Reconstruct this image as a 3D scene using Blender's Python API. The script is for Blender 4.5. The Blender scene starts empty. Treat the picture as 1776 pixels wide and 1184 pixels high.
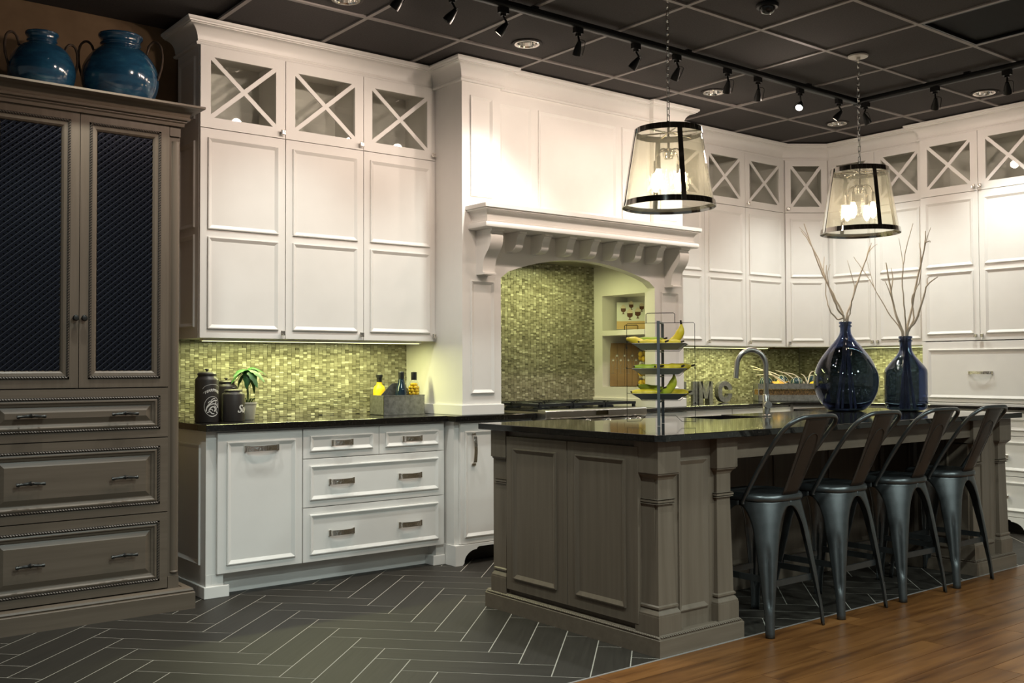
import bpy, math, random
from mathutils import Vector, Matrix, Quaternion
R = math.radians; PI = math.pi
random.seed(7)
scene = bpy.context.scene
col = scene.collection

# ------------------------------------------------------------------ camera
def make_camera():
    F, yaw, pitch, roll = 1760.22, R(38.2922), R(1.47825), R(-0.20672)
    f = Vector((math.sin(yaw)*math.cos(pitch), math.cos(yaw)*math.cos(pitch), math.sin(pitch)))
    r0 = Vector((math.cos(yaw), -math.sin(yaw), 0)); u0 = r0.cross(f)
    c, s = math.cos(roll), math.sin(roll)
    r = c*r0 + s*u0; u = -s*r0 + c*u0
    cam = bpy.data.cameras.new('camera'); o = bpy.data.objects.new('camera', cam); col.objects.link(o)
    cam.sensor_fit = 'HORIZONTAL'; cam.sensor_width = 36; cam.lens = 36*F/1776
    m = Matrix.Identity(4)
    for i in range(3):
        m[i][0] = r[i]; m[i][1] = u[i]; m[i][2] = -f[i]
    m[0][3], m[1][3], m[2][3] = 0, 0, 1.20
    o.matrix_world = m
    scene.camera = o
make_camera()

# ------------------------------------------------------------------ world, exposure, large lights
w = bpy.data.worlds.new('world'); scene.world = w; w.use_nodes = True
bg = w.node_tree.nodes['Background']
bg.inputs[0].default_value = (0.94, 1.0, 0.96, 1); bg.inputs[1].default_value = 0.16
vs = scene.view_settings
vs.view_transform = 'Standard'; vs.look = 'None'; vs.gamma = 1; vs.use_curve_mapping = False
vs.exposure = 0.0

def spot(name, loc, target, power, ang=50, blend=0.5, color=(1, .84, .68), size=0.03, parent=None):
    l = bpy.data.lights.new(name, 'SPOT'); l.energy = power; l.spot_size = R(ang); l.spot_blend = blend
    l.color = color; l.shadow_soft_size = size
    o = bpy.data.objects.new(name, l); col.objects.link(o)
    d = Vector(target)-Vector(loc); o.rotation_mode = 'QUATERNION'
    o.rotation_quaternion = d.to_track_quat('-Z', 'Y'); o.location = loc
    return o
def area(name, loc, sx, sy, power, color, rot=(0, 0, 0), spread=180):
    l = bpy.data.lights.new(name, 'AREA'); l.shape = 'RECTANGLE'; l.size = sx; l.size_y = sy; l.energy = power
    l.color = color; l.spread = R(spread)
    o = bpy.data.objects.new(name, l); col.objects.link(o); o.location = loc; o.rotation_euler = rot
    return o
def point(name, loc, power, color, size=0.03):
    l = bpy.data.lights.new(name, 'POINT'); l.energy = power; l.color = color; l.shadow_soft_size = size
    o = bpy.data.objects.new(name, l); col.objects.link(o); o.location = loc
    return o
K = 1.0
ROOM = (0.85, 1.0, 0.97)
# fill spots added out of frame, standing in for unseen showroom lighting
for x in (1.9, 3.5, 5.1):
    for y in (-3.2, -1.4, 0.4, 2.2):
        if (x, y) in ((3.5, 2.2), (5.1, 2.2)): continue
        spot('showroom_fill', (x, y, 3.08), (x, y, 0), 135*K, 150, 0.6, ROOM, 0.09)
# recessed downlights above the kitchen (their trims are built further down)
for x, y in ((1.36, 4.62), (2.563, 4.627), (3.765, 4.615), (5.466, 4.642), (6.945, 4.65), (6.986, 3.494)):
    spot('kitchen_downlight', (x, y, 3.09), (x, y, 0), 85*K, 105, 0.8, (.95, 1.0, .94), 0.05)
# under-cabinet strips
UC = (0.98, 1.0, 0.44)
area('undercabinet_light', (2.78, 5.50, 1.352), 1.22, 0.03, 11.5*K, UC)
area('undercabinet_light', (6.42, 5.50, 1.352), 1.45, 0.03, 8.5*K, UC)
area('undercabinet_light', (7.68, 4.72, 1.352), 0.03, 0.78, 5.5*K, UC)
area('undercabinet_light', (4.63, 5.40, 1.93), 0.8, 0.10, 8*K, UC)

# ------------------------------------------------------------------ materials
M = {}
def mat(name, colr, rough=0.5, metal=0.0, vary=None, bump=None, emit=None, trans=0.0, ior=1.45, spec=0.5, obj_random=0.0, coat=0.0):
    m = bpy.data.materials.new(name); m.use_nodes = True; nt = m.node_tree; N = nt.nodes; L = nt.links
    b = N['Principled BSDF']
    b.inputs['Base Color'].default_value = (*colr, 1); b.inputs['Roughness'].default_value = rough
    b.inputs['Metallic'].default_value = metal; b.inputs['IOR'].default_value = ior
    b.inputs['Transmission Weight'].default_value = trans; b.inputs['Specular IOR Level'].default_value = spec
    b.inputs['Coat Weight'].default_value = coat
    if emit:
        b.inputs['Emission Color'].default_value = (*emit[0], 1); b.inputs['Emission Strength'].default_value = emit[1]
    tc = N.new('ShaderNodeTexCoord'); mp = N.new('ShaderNodeMapping'); L.new(tc.outputs['Object'], mp.inputs['Vector'])
    oi = N.new('ShaderNodeObjectInfo')
    if obj_random:
        ad = N.new('ShaderNodeVectorMath'); ad.operation = 'SCALE'; ad.inputs['Scale'].default_value = 1.0
        cb = N.new('ShaderNodeCombineXYZ'); ml = N.new('ShaderNodeMath'); ml.operation = 'MULTIPLY'; ml.inputs[1].default_value = 37.0
        L.new(oi.outputs['Random'], ml.inputs[0]); L.new(ml.outputs[0], cb.inputs[0]); L.new(ml.outputs[0], cb.inputs[1])
        L.new(cb.outputs[0], mp.inputs['Location'])
    if vary:      # (scale xyz, detail, list of (pos,color))
        no = N.new('ShaderNodeTexNoise'); no.inputs['Scale'].default_value = 1; no.inputs['Detail'].default_value = vary[1]
        no.inputs['Roughness'].default_value = 0.6
        mp.inputs['Scale'].default_value = vary[0]; L.new(mp.outputs[0], no.inputs['Vector'])
        cr = N.new('ShaderNodeValToRGB'); L.new(no.outputs['Fac'], cr.inputs[0])
        el = cr.color_ramp.elements
        while len(el) < len(vary[2]): el.new(0.5)
        for e, (p, c) in zip(el, vary[2]): e.position = p; e.color = (*c, 1)
        out = cr.outputs[0]
        if obj_random:
            mr = N.new('ShaderNodeMapRange'); mr.inputs['To Min'].default_value = 1-obj_random; mr.inputs['To Max'].default_value = 1+obj_random
            L.new(oi.outputs['Random'], mr.inputs['Value'])
            mx = N.new('ShaderNodeVectorMath'); mx.operation = 'SCALE'; L.new(out, mx.inputs[0]); L.new(mr.outputs[0], mx.inputs['Scale'])
            out = mx.outputs[0]
        L.new(out, b.inputs['Base Color'])
    if bump:      # (scale, strength, distance)
        nb = N.new('ShaderNodeTexNoise'); nb.inputs['Scale'].default_value = bump[0]; nb.inputs['Detail'].default_value = 4
        L.new(tc.outputs['Object'], nb.inputs['Vector'])
        bn = N.new('ShaderNodeBump'); bn.inputs['Strength'].default_value = bump[1]; bn.inputs['Distance'].default_value = bump[2]
        L.new(nb.outputs['Fac'], bn.inputs['Height']); L.new(bn.outputs[0], b.inputs['Normal'])
    M[name] = m
    return m
mat('white_paint', (.80, .775, .735), .38, vary=((6, 6, 6), 2, [(.3, (.785, .76, .72)), (.7, (.81, .785, .745))]))
mat('white_inside', (.62, .60, .55), .5)
GW = [(.25, (.112, .085, .061)), (.5, (.134, .103, .075)), (.75, (.158, .123, .091))]
mat('grey_wood_upright', (.16, .13, .1), .42, vary=((30, 30, 1.6), 6, GW), bump=(260, .08, .001))
mat('grey_wood_level', (.16, .13, .1), .42, vary=((1.6, 30, 30), 6, GW), bump=(260, .08, .001))
mat('grey_wood_deep', (.16, .13, .1), .42, vary=((30, 1.6, 30), 6, GW), bump=(260, .08, .001))
mat('rope_wood', (.105, .083, .064), .5)
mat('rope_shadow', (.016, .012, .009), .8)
mat('granite', (.012, .011, .010), .07, vary=((90, 90, 90), 8, [(.40, (.006, .0055, .005)), (.62, (.016, .014, .012)), (.78, (.06, .055, .05))]), spec=.6)
mat('slate_tile', (.03, .03, .028), .50, vary=((3, 70, 3), 5, [(.3, (.0205, .0175, .0140)), (.7, (.0325, .0280, .0225))]), bump=(90, .05, .001), obj_random=.12, spec=.28)
mat('grout', (.32, .295, .25), .85)
mat('oak_plank', (.25, .12, .05), .33, vary=((1.5, 17, 5), 8, [(.25, (.045, .016, .005)), (.42, (.112, .043, .012)), (.58, (.170, .070, .020)), (.78, (.235, .105, .034))]), bump=(40, .06, .002), obj_random=.13)
mat('oak_joint', (.06, .03, .015), .7)
mat('tan_wall', (.17, .105, .055), .9, vary=((7, 7, 7), 4, [(.3, (.15, .092, .047)), (.7, (.19, .12, .064))]))
mat('plain_wall', (.45, .43, .38), .9)
mat('ceiling_tile', (.045, .039, .036), .95, vary=((120, 120, 120), 3, [(.3, (.036, .031, .029)), (.7, (.055, .048, .044))]), bump=(300, .3, .002))
mat('ceiling_grid', (.24, .215, .20), .6)
mat('black_void', (.002, .002, .002), .9)
mat('black_metal', (.006, .006, .006), .45, .3)
mat('nickel', (.74, .70, .65), .24, 1.0, bump=(75, .7, .004))
mat('chrome', (.72, .70, .67), .06, 1.0)
mat('dark_chrome', (.34, .33, .31), .07, 1.0)
mat('steel', (.50, .475, .44), .30, 1.0)
mat('pewter', (.06, .058, .055), .35, .85)
mat('gunmetal', (.09, .1, .105), .34, .8, vary=((18, 18, 18), 5, [(.3, (.078, .084, .085)), (.7, (.106, .113, .114))]))
mat('stool_back', (.062, .053, .046), .40, .7)
mat('galvanized', (.27, .265, .25), .45, .8, vary=((40, 40, 40), 4, [(.3, (.20, .197, .187)), (.7, (.36, .355, .34))]))
mat('tray_tin', (.33, .335, .33), .45, .35)
mat('strap_metal', (.155, .165, .17), .4, .6)
mat('zinc_dark', (.16, .157, .15), .5, .75, vary=((50, 50, 50), 4, [(.3, (.10, .099, .094)), (.7, (.24, .235, .225))]))
def thin_glass(name, tint, milky=0.0, rough=0.02, bump=None, ior=1.5):
    m = bpy.data.materials.new(name); m.use_nodes = True; nt = m.node_tree; N = nt.nodes; L = nt.links
    N.remove(N['Principled BSDF']); out = N['Material Output']
    tr_ = N.new('ShaderNodeBsdfTransparent'); tr_.inputs[0].default_value = (*tint, 1)
    gl = N.new('ShaderNodeBsdfGlossy'); gl.inputs['Roughness'].default_value = rough
    fr = N.new('ShaderNodeLayerWeight'); fr.inputs['Blend'].default_value = .5      # Schlick reflectance of a thin pane
    pw_ = N.new('ShaderNodeMath'); pw_.operation = 'POWER'; pw_.inputs[1].default_value = 5; L.new(fr.outputs['Facing'], pw_.inputs[0])
    ma = N.new('ShaderNodeMath'); ma.operation = 'MULTIPLY_ADD'; r0 = ((ior-1)/(ior+1))**2; ma.inputs[1].default_value = 1-r0; ma.inputs[2].default_value = r0; L.new(pw_.outputs[0], ma.inputs[0])
    mx = N.new('ShaderNodeMixShader'); L.new(ma.outputs[0], mx.inputs[0]); L.new(tr_.outputs[0], mx.inputs[1]); L.new(gl.outputs[0], mx.inputs[2])
    last = mx.outputs[0]
    if milky:
        df = N.new('ShaderNodeBsdfTranslucent'); df.inputs[0].default_value = (.95, .93, .86, 1)
        m2 = N.new('ShaderNodeMixShader'); m2.inputs[0].default_value = milky; L.new(last, m2.inputs[1]); L.new(df.outputs[0], m2.inputs[2]); last = m2.outputs[0]
    if bump:
        tc = N.new('ShaderNodeTexCoord'); nb = N.new('ShaderNodeTexNoise'); nb.inputs['Scale'].default_value = bump[0]; L.new(tc.outputs['Object'], nb.inputs['Vector'])
        bn = N.new('ShaderNodeBump'); bn.inputs['Strength'].default_value = bump[1]; bn.inputs['Distance'].default_value = bump[2]
        L.new(nb.outputs['Fac'], bn.inputs['Height']); L.new(bn.outputs[0], gl.inputs['Normal']); L.new(bn.outputs[0], fr.inputs['Normal'])
    L.new(last, out.inputs[0]); M[name] = m
thin_glass('glass', (.96, .97, .95), ior=1.55)
thin_glass('seeded_glass', (.95, .95, .91), milky=.06, rough=.06, bump=(40, .35, .006))
mat('blue_glass', (.19, .235, .38), .015, trans=1.0, ior=1.4)
mat('blue_glaze', (.012, .06, .11), .14, vary=((9, 9, 26), 5, [(.3, (.008, .032, .070)), (.55, (.012, .060, .115)), (.78, (.035, .12, .16))]), coat=.6, bump=(30, .15, .004))
mat('iron_rust', (.05, .033, .022), .6, .5)
mat('lattice_metal', (.018, .020, .031), .30, .8)
mat('lattice_rib_highlight', (.12, .125, .145), .3, .9)
mat('lattice_back', (.003, .003, .006), .35)
mat('canister_tin', (.034, .029, .026), .42, .2)
mat('white_print', (.62, .6, .56), .6)
mat('pot_clay', (.36, .34, .27), .75)
mat('leaf', (.015, .08, .012), .5, vary=((20, 20, 20), 3, [(.3, (.008, .05, .007)), (.7, (.025, .13, .018))]))
mat('stalk', (.08, .10, .03), .6)
mat('moss', (.06, .09, .02), .9)
mat('lemon_yellow', (.78, .50, .012), .4, vary=((30, 30, 30), 3, [(.3, (.72, .42, .008)), (.7, (.84, .60, .02))]))
mat('oil_glass', (.85, .62, .05), .03, trans=.85, ior=1.3)
mat('black_cap', (.010, .010, .011), .4)
mat('navy_bottle', (.008, .018, .032), .08, coat=.5)
mat('banana_yellow', (.72, .50, .025), .42, vary=((14, 14, 14), 3, [(.3, (.62, .46, .03)), (.7, (.78, .55, .025))]))
mat('banana_green', (.36, .42, .03), .42, vary=((14, 14, 14), 3, [(.3, (.24, .36, .025)), (.7, (.56, .50, .03))]))
mat('banana_tip', (.035, .022, .012), .7)
mat('driftwood', (.60, .52, .42), .8, vary=((30, 30, 8), 3, [(.3, (.52, .44, .34)), (.7, (.70, .62, .51))]))
mat('board_wood', (.30, .17, .065), .5, vary=((3, 60, 4), 4, [(.3, (.17, .095, .034)), (.7, (.27, .16, .062))]))
mat('wicker', (.32, .17, .07), .7, vary=((60, 60, 60), 3, [(.35, (.10, .05, .02)), (.65, (.42, .24, .10))]))
mat('page_white', (.74, .76, .70), .6)
mat('page_tan', (.62, .43, .20), .6)
mat('choc', (.10, .035, .015), .5)
mat('cream', (.75, .66, .52), .6)
mat('etched', (.30, .29, .26), .3)
mat('starfish', (.72, .40, .07), .7)
mat('sea_float', (.012, .035, .042), .12, coat=.4)
mat('floral', (.75, .72, .62), .6)
mat('bulb', (1, .9, .75), .3, emit=((1, .80, .55), 30))
mat('lamp_face', (.9, .85, .8), .4, emit=((1, .87, .72), 1.3))
mat('lamp_face_bright', (.9, .85, .8), .4, emit=((1, .93, .85), 40))
mat('can_lamp', (1, 1, 1), .4, emit=((1, .93, .82), 14))
mat('can_reflector', (.75, .73, .70), .12, 1.0)
mat('strip_lamp', (.9, .9, .8), .5, emit=(UC, 3.0))
mat('enamel_black', (.008, .008, .009), .18)
mat('grate_iron', (.012, .014, .017), .45, .2)
mat('canopy_white', (.62, .58, .52), .4)
mat('dome_dark', (.02, .02, .02), .1)

def mosaic_material():
    m = bpy.data.materials.new('mosaic'); m.use_nodes = True; nt = m.node_tree; N = nt.nodes; L = nt.links
    b = N['Principled BSDF']; g = N.new('ShaderNodeNewGeometry'); cr = N.new('ShaderNodeValToRGB')
    cr.color_ramp.interpolation = 'LINEAR'
    el = cr.color_ramp.elements; el.new(.3); el.new(.55); el.new(.8)
    for e, (p, c) in zip(el, [(0, (.13, .12, .08)), (.18, (.22, .205, .145)), (.55, (.275, .258, .185)), (.84, (.34, .322, .24)), (1, (.58, .56, .45))]):
        e.position = p; e.color = (*c, 1)
    L.new(g.outputs['Random Per Island'], cr.inputs[0]); L.new(cr.outputs[0], b.inputs['Base Color'])
    mr = N.new('ShaderNodeMapRange'); mr.inputs['To Min'].default_value = .12; mr.inputs['To Max'].default_value = .5
    L.new(g.outputs['Random Per Island'], mr.inputs['Value']); L.new(mr.outputs[0], b.inputs['Roughness'])
    M['mosaic'] = m
mosaic_material()

# ------------------------------------------------------------------ mesh helpers
class MB:
    def __init__(s): s.v = []; s.f = []
    def add(s, v, f):
        n = len(s.v); s.v += [tuple(p) for p in v]; s.f += [tuple(i+n for i in q) for q in f]; return s
    def box(s, x0, x1, y0, y1, z0, z1):
        return s.add([(x0, y0, z0), (x1, y0, z0), (x1, y1, z0), (x0, y1, z0), (x0, y0, z1), (x1, y0, z1), (x1, y1, z1), (x0, y1, z1)],
                     [(0, 3, 2, 1), (4, 5, 6, 7), (0, 1, 5, 4), (1, 2, 6, 5), (2, 3, 7, 6), (3, 0, 4, 7)])
    def taper(s, cx, cy, w0, d0, z0, w1, d1, z1):
        v = []
        for w_, d_, z in ((w0, d0, z0), (w1, d1, z1)):
            v += [(cx-w_/2, cy-d_/2, z), (cx+w_/2, cy-d_/2, z), (cx+w_/2, cy+d_/2, z), (cx-w_/2, cy+d_/2, z)]
        return s.add(v, [(0, 3, 2, 1), (4, 5, 6, 7), (0, 1, 5, 4), (1, 2, 6, 5), (2, 3, 7, 6), (3, 0, 4, 7)])
    def prism(s, poly, axis, a0, a1):
        # poly in the two other axes (in order), extruded along axis
        n = len(poly); v = []
        for a in (a0, a1):
            for p, q in poly:
                v.append({'x': (a, p, q), 'y': (p, a, q), 'z': (p, q, a)}[axis])
        f = [tuple(range(n))[::-1], tuple(range(n, 2*n))] + [(i, (i+1) % n, n+(i+1) % n, n+i) for i in range(n)]
        return s.add(v, f)
    def lathe(s, prof, cx=0, cy=0, seg=32, z=0):
        v = []; f = []; rows = []
        for r, h in prof:
            if r < 1e-6: rows.append([len(v)]); v.append((cx, cy, z+h))
            else:
                rows.append(list(range(len(v), len(v)+seg)))
                v += [(cx+r*math.cos(2*PI*i/seg), cy+r*math.sin(2*PI*i/seg), z+h) for i in range(seg)]
        for a, b in zip(rows, rows[1:]):
            for i in range(seg):
                j = (i+1) % seg
                if len(a) == 1 and len(b) == 1: continue
                if len(a) == 1: f.append((a[0], b[j], b[i]))
                elif len(b) == 1: f.append((a[i], a[j], b[0]))
                else: f.append((a[i], a[j], b[j], b[i]))
        return s.add(v, f)
    def tube(s, path, r, seg=8, closed=False, caps=True):
        P = [Vector(p) for p in path]; n = len(P)
        rad = r if isinstance(r, (list, tuple)) else [r]*n
        v = []; f = []; up = None
        for i in range(n):
            if closed: t = (P[(i+1) % n]-P[i-1]).normalized()
            else: t = (P[min(i+1, n-1)]-P[max(i-1, 0)]).normalized()
            if up is None:
                up = Vector((0, 0, 1)) if abs(t.z) < .9 else Vector((1, 0, 0))
            a = t.cross(up)
            if a.length < 1e-5: a = t.cross(Vector((0, 1, 0)))
            a.normalize(); b = a.cross(t).normalized(); up = b
            for k in range(seg):
                th = 2*PI*k/seg; v.append(P[i]+rad[i]*(math.cos(th)*a+math.sin(th)*b))
        m = n if closed else n-1
        for i in range(m):
            for k in range(seg):
                a0 = i*seg+k; a1 = i*seg+(k+1) % seg; b0 = ((i+1) % n)*seg+k; b1 = ((i+1) % n)*seg+(k+1) % seg
                f.append((a0, b0, b1, a1))
        if not closed and caps:
            f.append(tuple(range(seg))); f.append(tuple(range((n-1)*seg, n*seg))[::-1])
        return s.add(v, f)
    def cyl(s, p0, p1, r, seg=16, r1=None):
        return s.tube([p0, p1], [r, r if r1 is None else r1], seg)
    def sweep(s, prof, path, closed=False):
        # profile (out, z), path of (x, y); out = right-hand side of the path, mitred corners
        n = len(path); P = [Vector(p) for p in path]; k = len(prof); v = []; f = []
        for i in range(n):
            d0 = (P[i]-P[i-1]).normalized() if (i > 0 or closed) else (P[1]-P[0]).normalized()
            d1 = (P[(i+1) % n]-P[i]).normalized() if (i < n-1 or closed) else d0
            n0 = Vector((d0.y, -d0.x)); n1 = Vector((d1.y, -d1.x))
            m = n0+n1; m = m/(1+n0.dot(n1)) if m.length > 1e-6 else n0
            for o, z in prof: v.append((P[i].x+m.x*o, P[i].y+m.y*o, z))
        for i in range(n if closed else n-1):
            a = i*k; b = ((i+1) % n)*k
            for j in range(k-1): f.append((a+j, b+j, b+j+1, a+j+1))
        if not closed:
            f.append(tuple(range(k))); f.append(tuple(range((n-1)*k, n*k))[::-1])
        return s.add(v, f)
    def ring(s, x0, x1, z0, z1, prof, y, cap=True, close=False):
        # nested rectangles facing -y: prof = (inset, height towards -y)
        v = []; f = []
        for d, h in prof:
            v += [(x0+d, y-h, z0+d), (x1-d, y-h, z0+d), (x1-d, y-h, z1-d), (x0+d, y-h, z1-d)]
        n = len(prof)
        for i in range(n-1):
            for k in range(4): f.append((i*4+k, i*4+(k+1) % 4, i*4+4+(k+1) % 4, i*4+4+k))
        if cap: f.append((n*4-4, n*4-3, n*4-2, n*4-1))
        if close:
            for k in range(4): f.append(((n-1)*4+k, (n-1)*4+(k+1) % 4, (k+1) % 4, k))
        return s.add(v, f)
    def xform(s, m):
        s.v = [tuple(m @ Vector(p)) for p in s.v]; return s
    def mesh(s, name, material, smooth=False, ang=35):
        me = bpy.data.meshes.new(name); me.from_pydata(s.v, [], s.f); me.update()
        me.materials.append(M[material])
        if smooth:
            me.polygons.foreach_set('use_smooth', [True]*len(me.polygons)); me.set_sharp_from_angle(angle=R(ang))
        return me
    def build(s, name, material, parent=None, smooth=False, bevel=0, loc=None, kind=None, label=None, ang=35):
        o = bpy.data.objects.new(name, s.mesh(name, material, smooth, ang)); col.objects.link(o)
        if parent: o.parent = parent
        if loc is not None: o.location = loc
        if bevel:
            b = o.modifiers.new('bevel', 'BEVEL'); b.width = bevel; b.segments = 2; b.limit_method = 'ANGLE'
        if kind: o['kind'] = kind
        if label: o['label'] = label
        return o
def link(name, me, parent=None, loc=(0, 0, 0), rot=None):
    o = bpy.data.objects.new(name, me); col.objects.link(o); o.parent = parent; o.location = loc
    if rot: o.rotation_euler = rot
    return o
def tag(o, label=None, cat=None, group=None, kind=None):
    if label: o['label'] = label
    if cat: o['category'] = cat
    if group: o['group'] = group
    if kind: o['kind'] = kind
    return o
def thing(name, label, cat, loc=(0, 0, 0), rz=0, group=None):
    o = bpy.data.objects.new(name, None); col.objects.link(o); o.location = loc; o.rotation_euler = (0, 0, rz)
    o.empty_display_size = .1
    return tag(o, label, cat, group)
def copy_tree(o, parent=None):
    c = o.copy(); col.objects.link(c); c.parent = parent
    for ch in list(o.children): copy_tree(ch, c)
    return c
def clip(poly, n, d):
    # keep points with n.p >= d
    out = []
    for i in range(len(poly)):
        a = poly[i]; b = poly[(i+1) % len(poly)]
        da = n[0]*a[0]+n[1]*a[1]-d; db = n[0]*b[0]+n[1]*b[1]-d
        if da >= 0: out.append(a)
        if (da >= 0) != (db >= 0):
            t = da/(da-db); out.append((a[0]+t*(b[0]-a[0]), a[1]+t*(b[1]-a[1])))
    return out
def clip_rect(poly, x0, x1, y0, y1):
    for n, d in (((1, 0), x0), ((-1, 0), -x1), ((0, 1), y0), ((0, -1), -y1)):
        if poly: poly = clip(poly, n, d)
    return poly
def smooth_path(pts, n=6):
    P = [Vector(p) for p in pts]; out = []
    for i in range(len(P)-1):
        p0 = P[max(i-1, 0)]; p1 = P[i]; p2 = P[i+1]; p3 = P[min(i+2, len(P)-1)]
        for k in range(n):
            t = k/n
            out.append(.5*((2*p1)+(p2-p0)*t+(2*p0-5*p1+4*p2-p3)*t*t+(3*p1-p0-3*p2+p3)*t**3))
    out.append(P[-1]); return out

# ------------------------------------------------------------------ main dimensions
YW = 5.74          # back wall face
XR = 7.92          # right wall face
ZT = 3.11          # ceiling
ZC = 0.908         # worktop height
ZI = 0.920         # island worktop height
YU = 5.405         # face of the upper cabinets
YB = 5.15          # face of the base cabinets
YH = 5.09          # face of the hood surround
XRU = 7.57         # face of the right-hand uppers
XRB = 7.30         # face of the right-hand base cabinets
XH = 7.50          # face of the hutch
YF = 2.925         # edge between slate and oak

# ------------------------------------------------------------------ walls, ceiling, floor
wb = MB().box(-3.0, 8.1, YW, YW+.15, 0, ZT+.05).build('wall_back', 'tan_wall', kind='structure')
wr = MB().box(XR, XR+.15, -4, YW, 0, ZT+.05).build('wall_right', 'plain_wall', kind='structure')

def mosaic(parent, u0, u1, z0, z1, place):
    mb = MB(); cw = .0265; g = .0014
    u = u0
    rnd = random.Random(int(u0*100)+11)
    while u < u1-.004:
        ue = min(u+cw, u1); z = z0-rnd.random()*.016
        while z < z1:
            h = rnd.choice((.0105, .0120, .0130, .0130, .0145))
            a = max(z, z0); b = min(z+h, z1)
            if b-a > .004:
                d = .004+rnd.random()*.004
                q = [(u+g/2, a+g/2), (ue-g/2, a+g/2), (ue-g/2, b-g/2), (u+g/2, b-g/2)]
                v = [place(p, r, 0) for p, r in q]+[place(p, r, d) for p, r in q]
                mb.add(v, [(4, 5, 6, 7), (0, 1, 5, 4), (1, 2, 6, 5), (2, 3, 7, 6), (3, 0, 4, 7)])
            z += h
        u = ue
    o = mb.build('mosaic_tiles', 'mosaic', parent, kind='stuff', label='olive and khaki stone mosaic tiles')
    return o
# grout bed and tiles of the backsplash (the bed stands 2 mm off the wall)
MB().box(2.03, 3.63, YW-.004, YW, ZC, 1.37).box(3.93, 5.33, YW-.004, YW, ZC-.02, 2.0).box(5.63, XR, YW-.004, YW, ZC, 1.36).build('grout_bed', 'grout', wb)
mosaic(wb, 2.03, 3.63, ZC, 1.368, lambda u, z, d: (u, YW-.004-d, z))
mosaic(wb, 3.93, 5.33, ZC, 1.98, lambda u, z, d: (u, YW-.004-d, z))
mosaic(wb, 5.63, XR-.01, ZC, 1.358, lambda u, z, d: (u, YW-.004-d, z))
MB().box(XR-.004, XR, 4.25, YW-.015, ZC, 1.36).build('grout_bed', 'grout', wr)
mosaic(wr, 0, YW-.015-4.25, ZC, 1.358, lambda u, z, d: (XR-.004-d, YW-.015-u, z))

# ceiling: slab, lay-in tiles and metal grid
ceil = MB().box(-3, 8.05, -4, YW, ZT+.03, ZT+.08).build('ceiling', 'ceiling_tile', kind='structure')
GX = [2.79+.6225*i for i in range(-1, 9)]; GY = [4.80-.597*i for i in range(-2, 8)]
tw, th_ = .6225-.026, .597-.026
tile_me = MB().box(-tw/2, tw/2, -th_/2, th_/2, 0, .015).mesh('ceiling_tile', 'ceiling_tile')
CANS = ((2.563, 4.627), (3.765, 4.615), (5.466, 4.642), (6.945, 4.65), (6.986, 3.494))
def tile_with_hole(x0, x1, y0, y1, hx, hy, r):
    n = 32; mb = MB(); v = []; f = []
    for i in range(n):
        a = 2*PI*i/n; c, s_ = math.cos(a), math.sin(a)
        v.append((hx+r*c, hy+r*s_, 0))
    for i in range(n):
        a = 2*PI*i/n; c, s_ = math.cos(a), math.sin(a)
        t = min(((x1-hx)/c if c > 1e-9 else (x0-hx)/c if c < -1e-9 else 1e9), ((y1-hy)/s_ if s_ > 1e-9 else (y0-hy)/s_ if s_ < -1e-9 else 1e9))
        v.append((hx+t*c, hy+t*s_, 0))
    f = [(i, (i+1) % n, n+(i+1) % n, n+i) for i in range(n)]
    return mb.add(v, f)
for i in range(len(GX)-1):
    for j in range(len(GY)-1):
        cx = (GX[i]+GX[i+1])/2; cy = (GY[j]+GY[j+1])/2
        if cy > YW-.05 or cx > XR-.05: continue
        if abs(cx-5.59) < .2 and abs(cy-2.71) < .2:
            continue
        hit = [c for c in CANS if abs(c[0]-cx) < tw/2-.02 and abs(c[1]-cy) < th_/2-.02]
        if hit:
            tile_with_hole(-tw/2, tw/2, -th_/2, th_/2, hit[0][0]-cx, hit[0][1]-cy, .062).build('lay_in_tile', 'ceiling_tile', ceil, loc=(cx, cy, ZT+.008))
        else:
            link('lay_in_tile', tile_me, ceil, (cx, cy, ZT+.008))
for x in GX:
    if x < XR-.02: MB().box(-.012, .012, GY[-1], min(GY[0], YW), 0, .012).build('grid_bar', 'ceiling_grid', ceil, loc=(x, 0, ZT))
for y in GY:
    if y < YW-.02: MB().box(GX[0], XR, -.012, .012, 0, .0125).build('grid_bar', 'ceiling_grid', ceil, loc=(0, y, ZT-.0006))
# dark return-air opening in one cell
rv = thing('air_return_grille', 'pitch black return air opening set in one ceiling grid cell', 'air vent', (5.59, 2.71, ZT))
MB().box(-tw/2, tw/2, -th_/2, th_/2, .02, .028).build('void_panel', 'black_void', rv)
MB().ring(-tw/2, tw/2, -th_/2, th_/2, [(0, 0), (0, .012), (.012, .012), (.012, 0)], 0, cap=False, close=True).xform(Matrix.Rotation(R(-90), 4, 'X')).build('frame', 'black_metal', rv)

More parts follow.
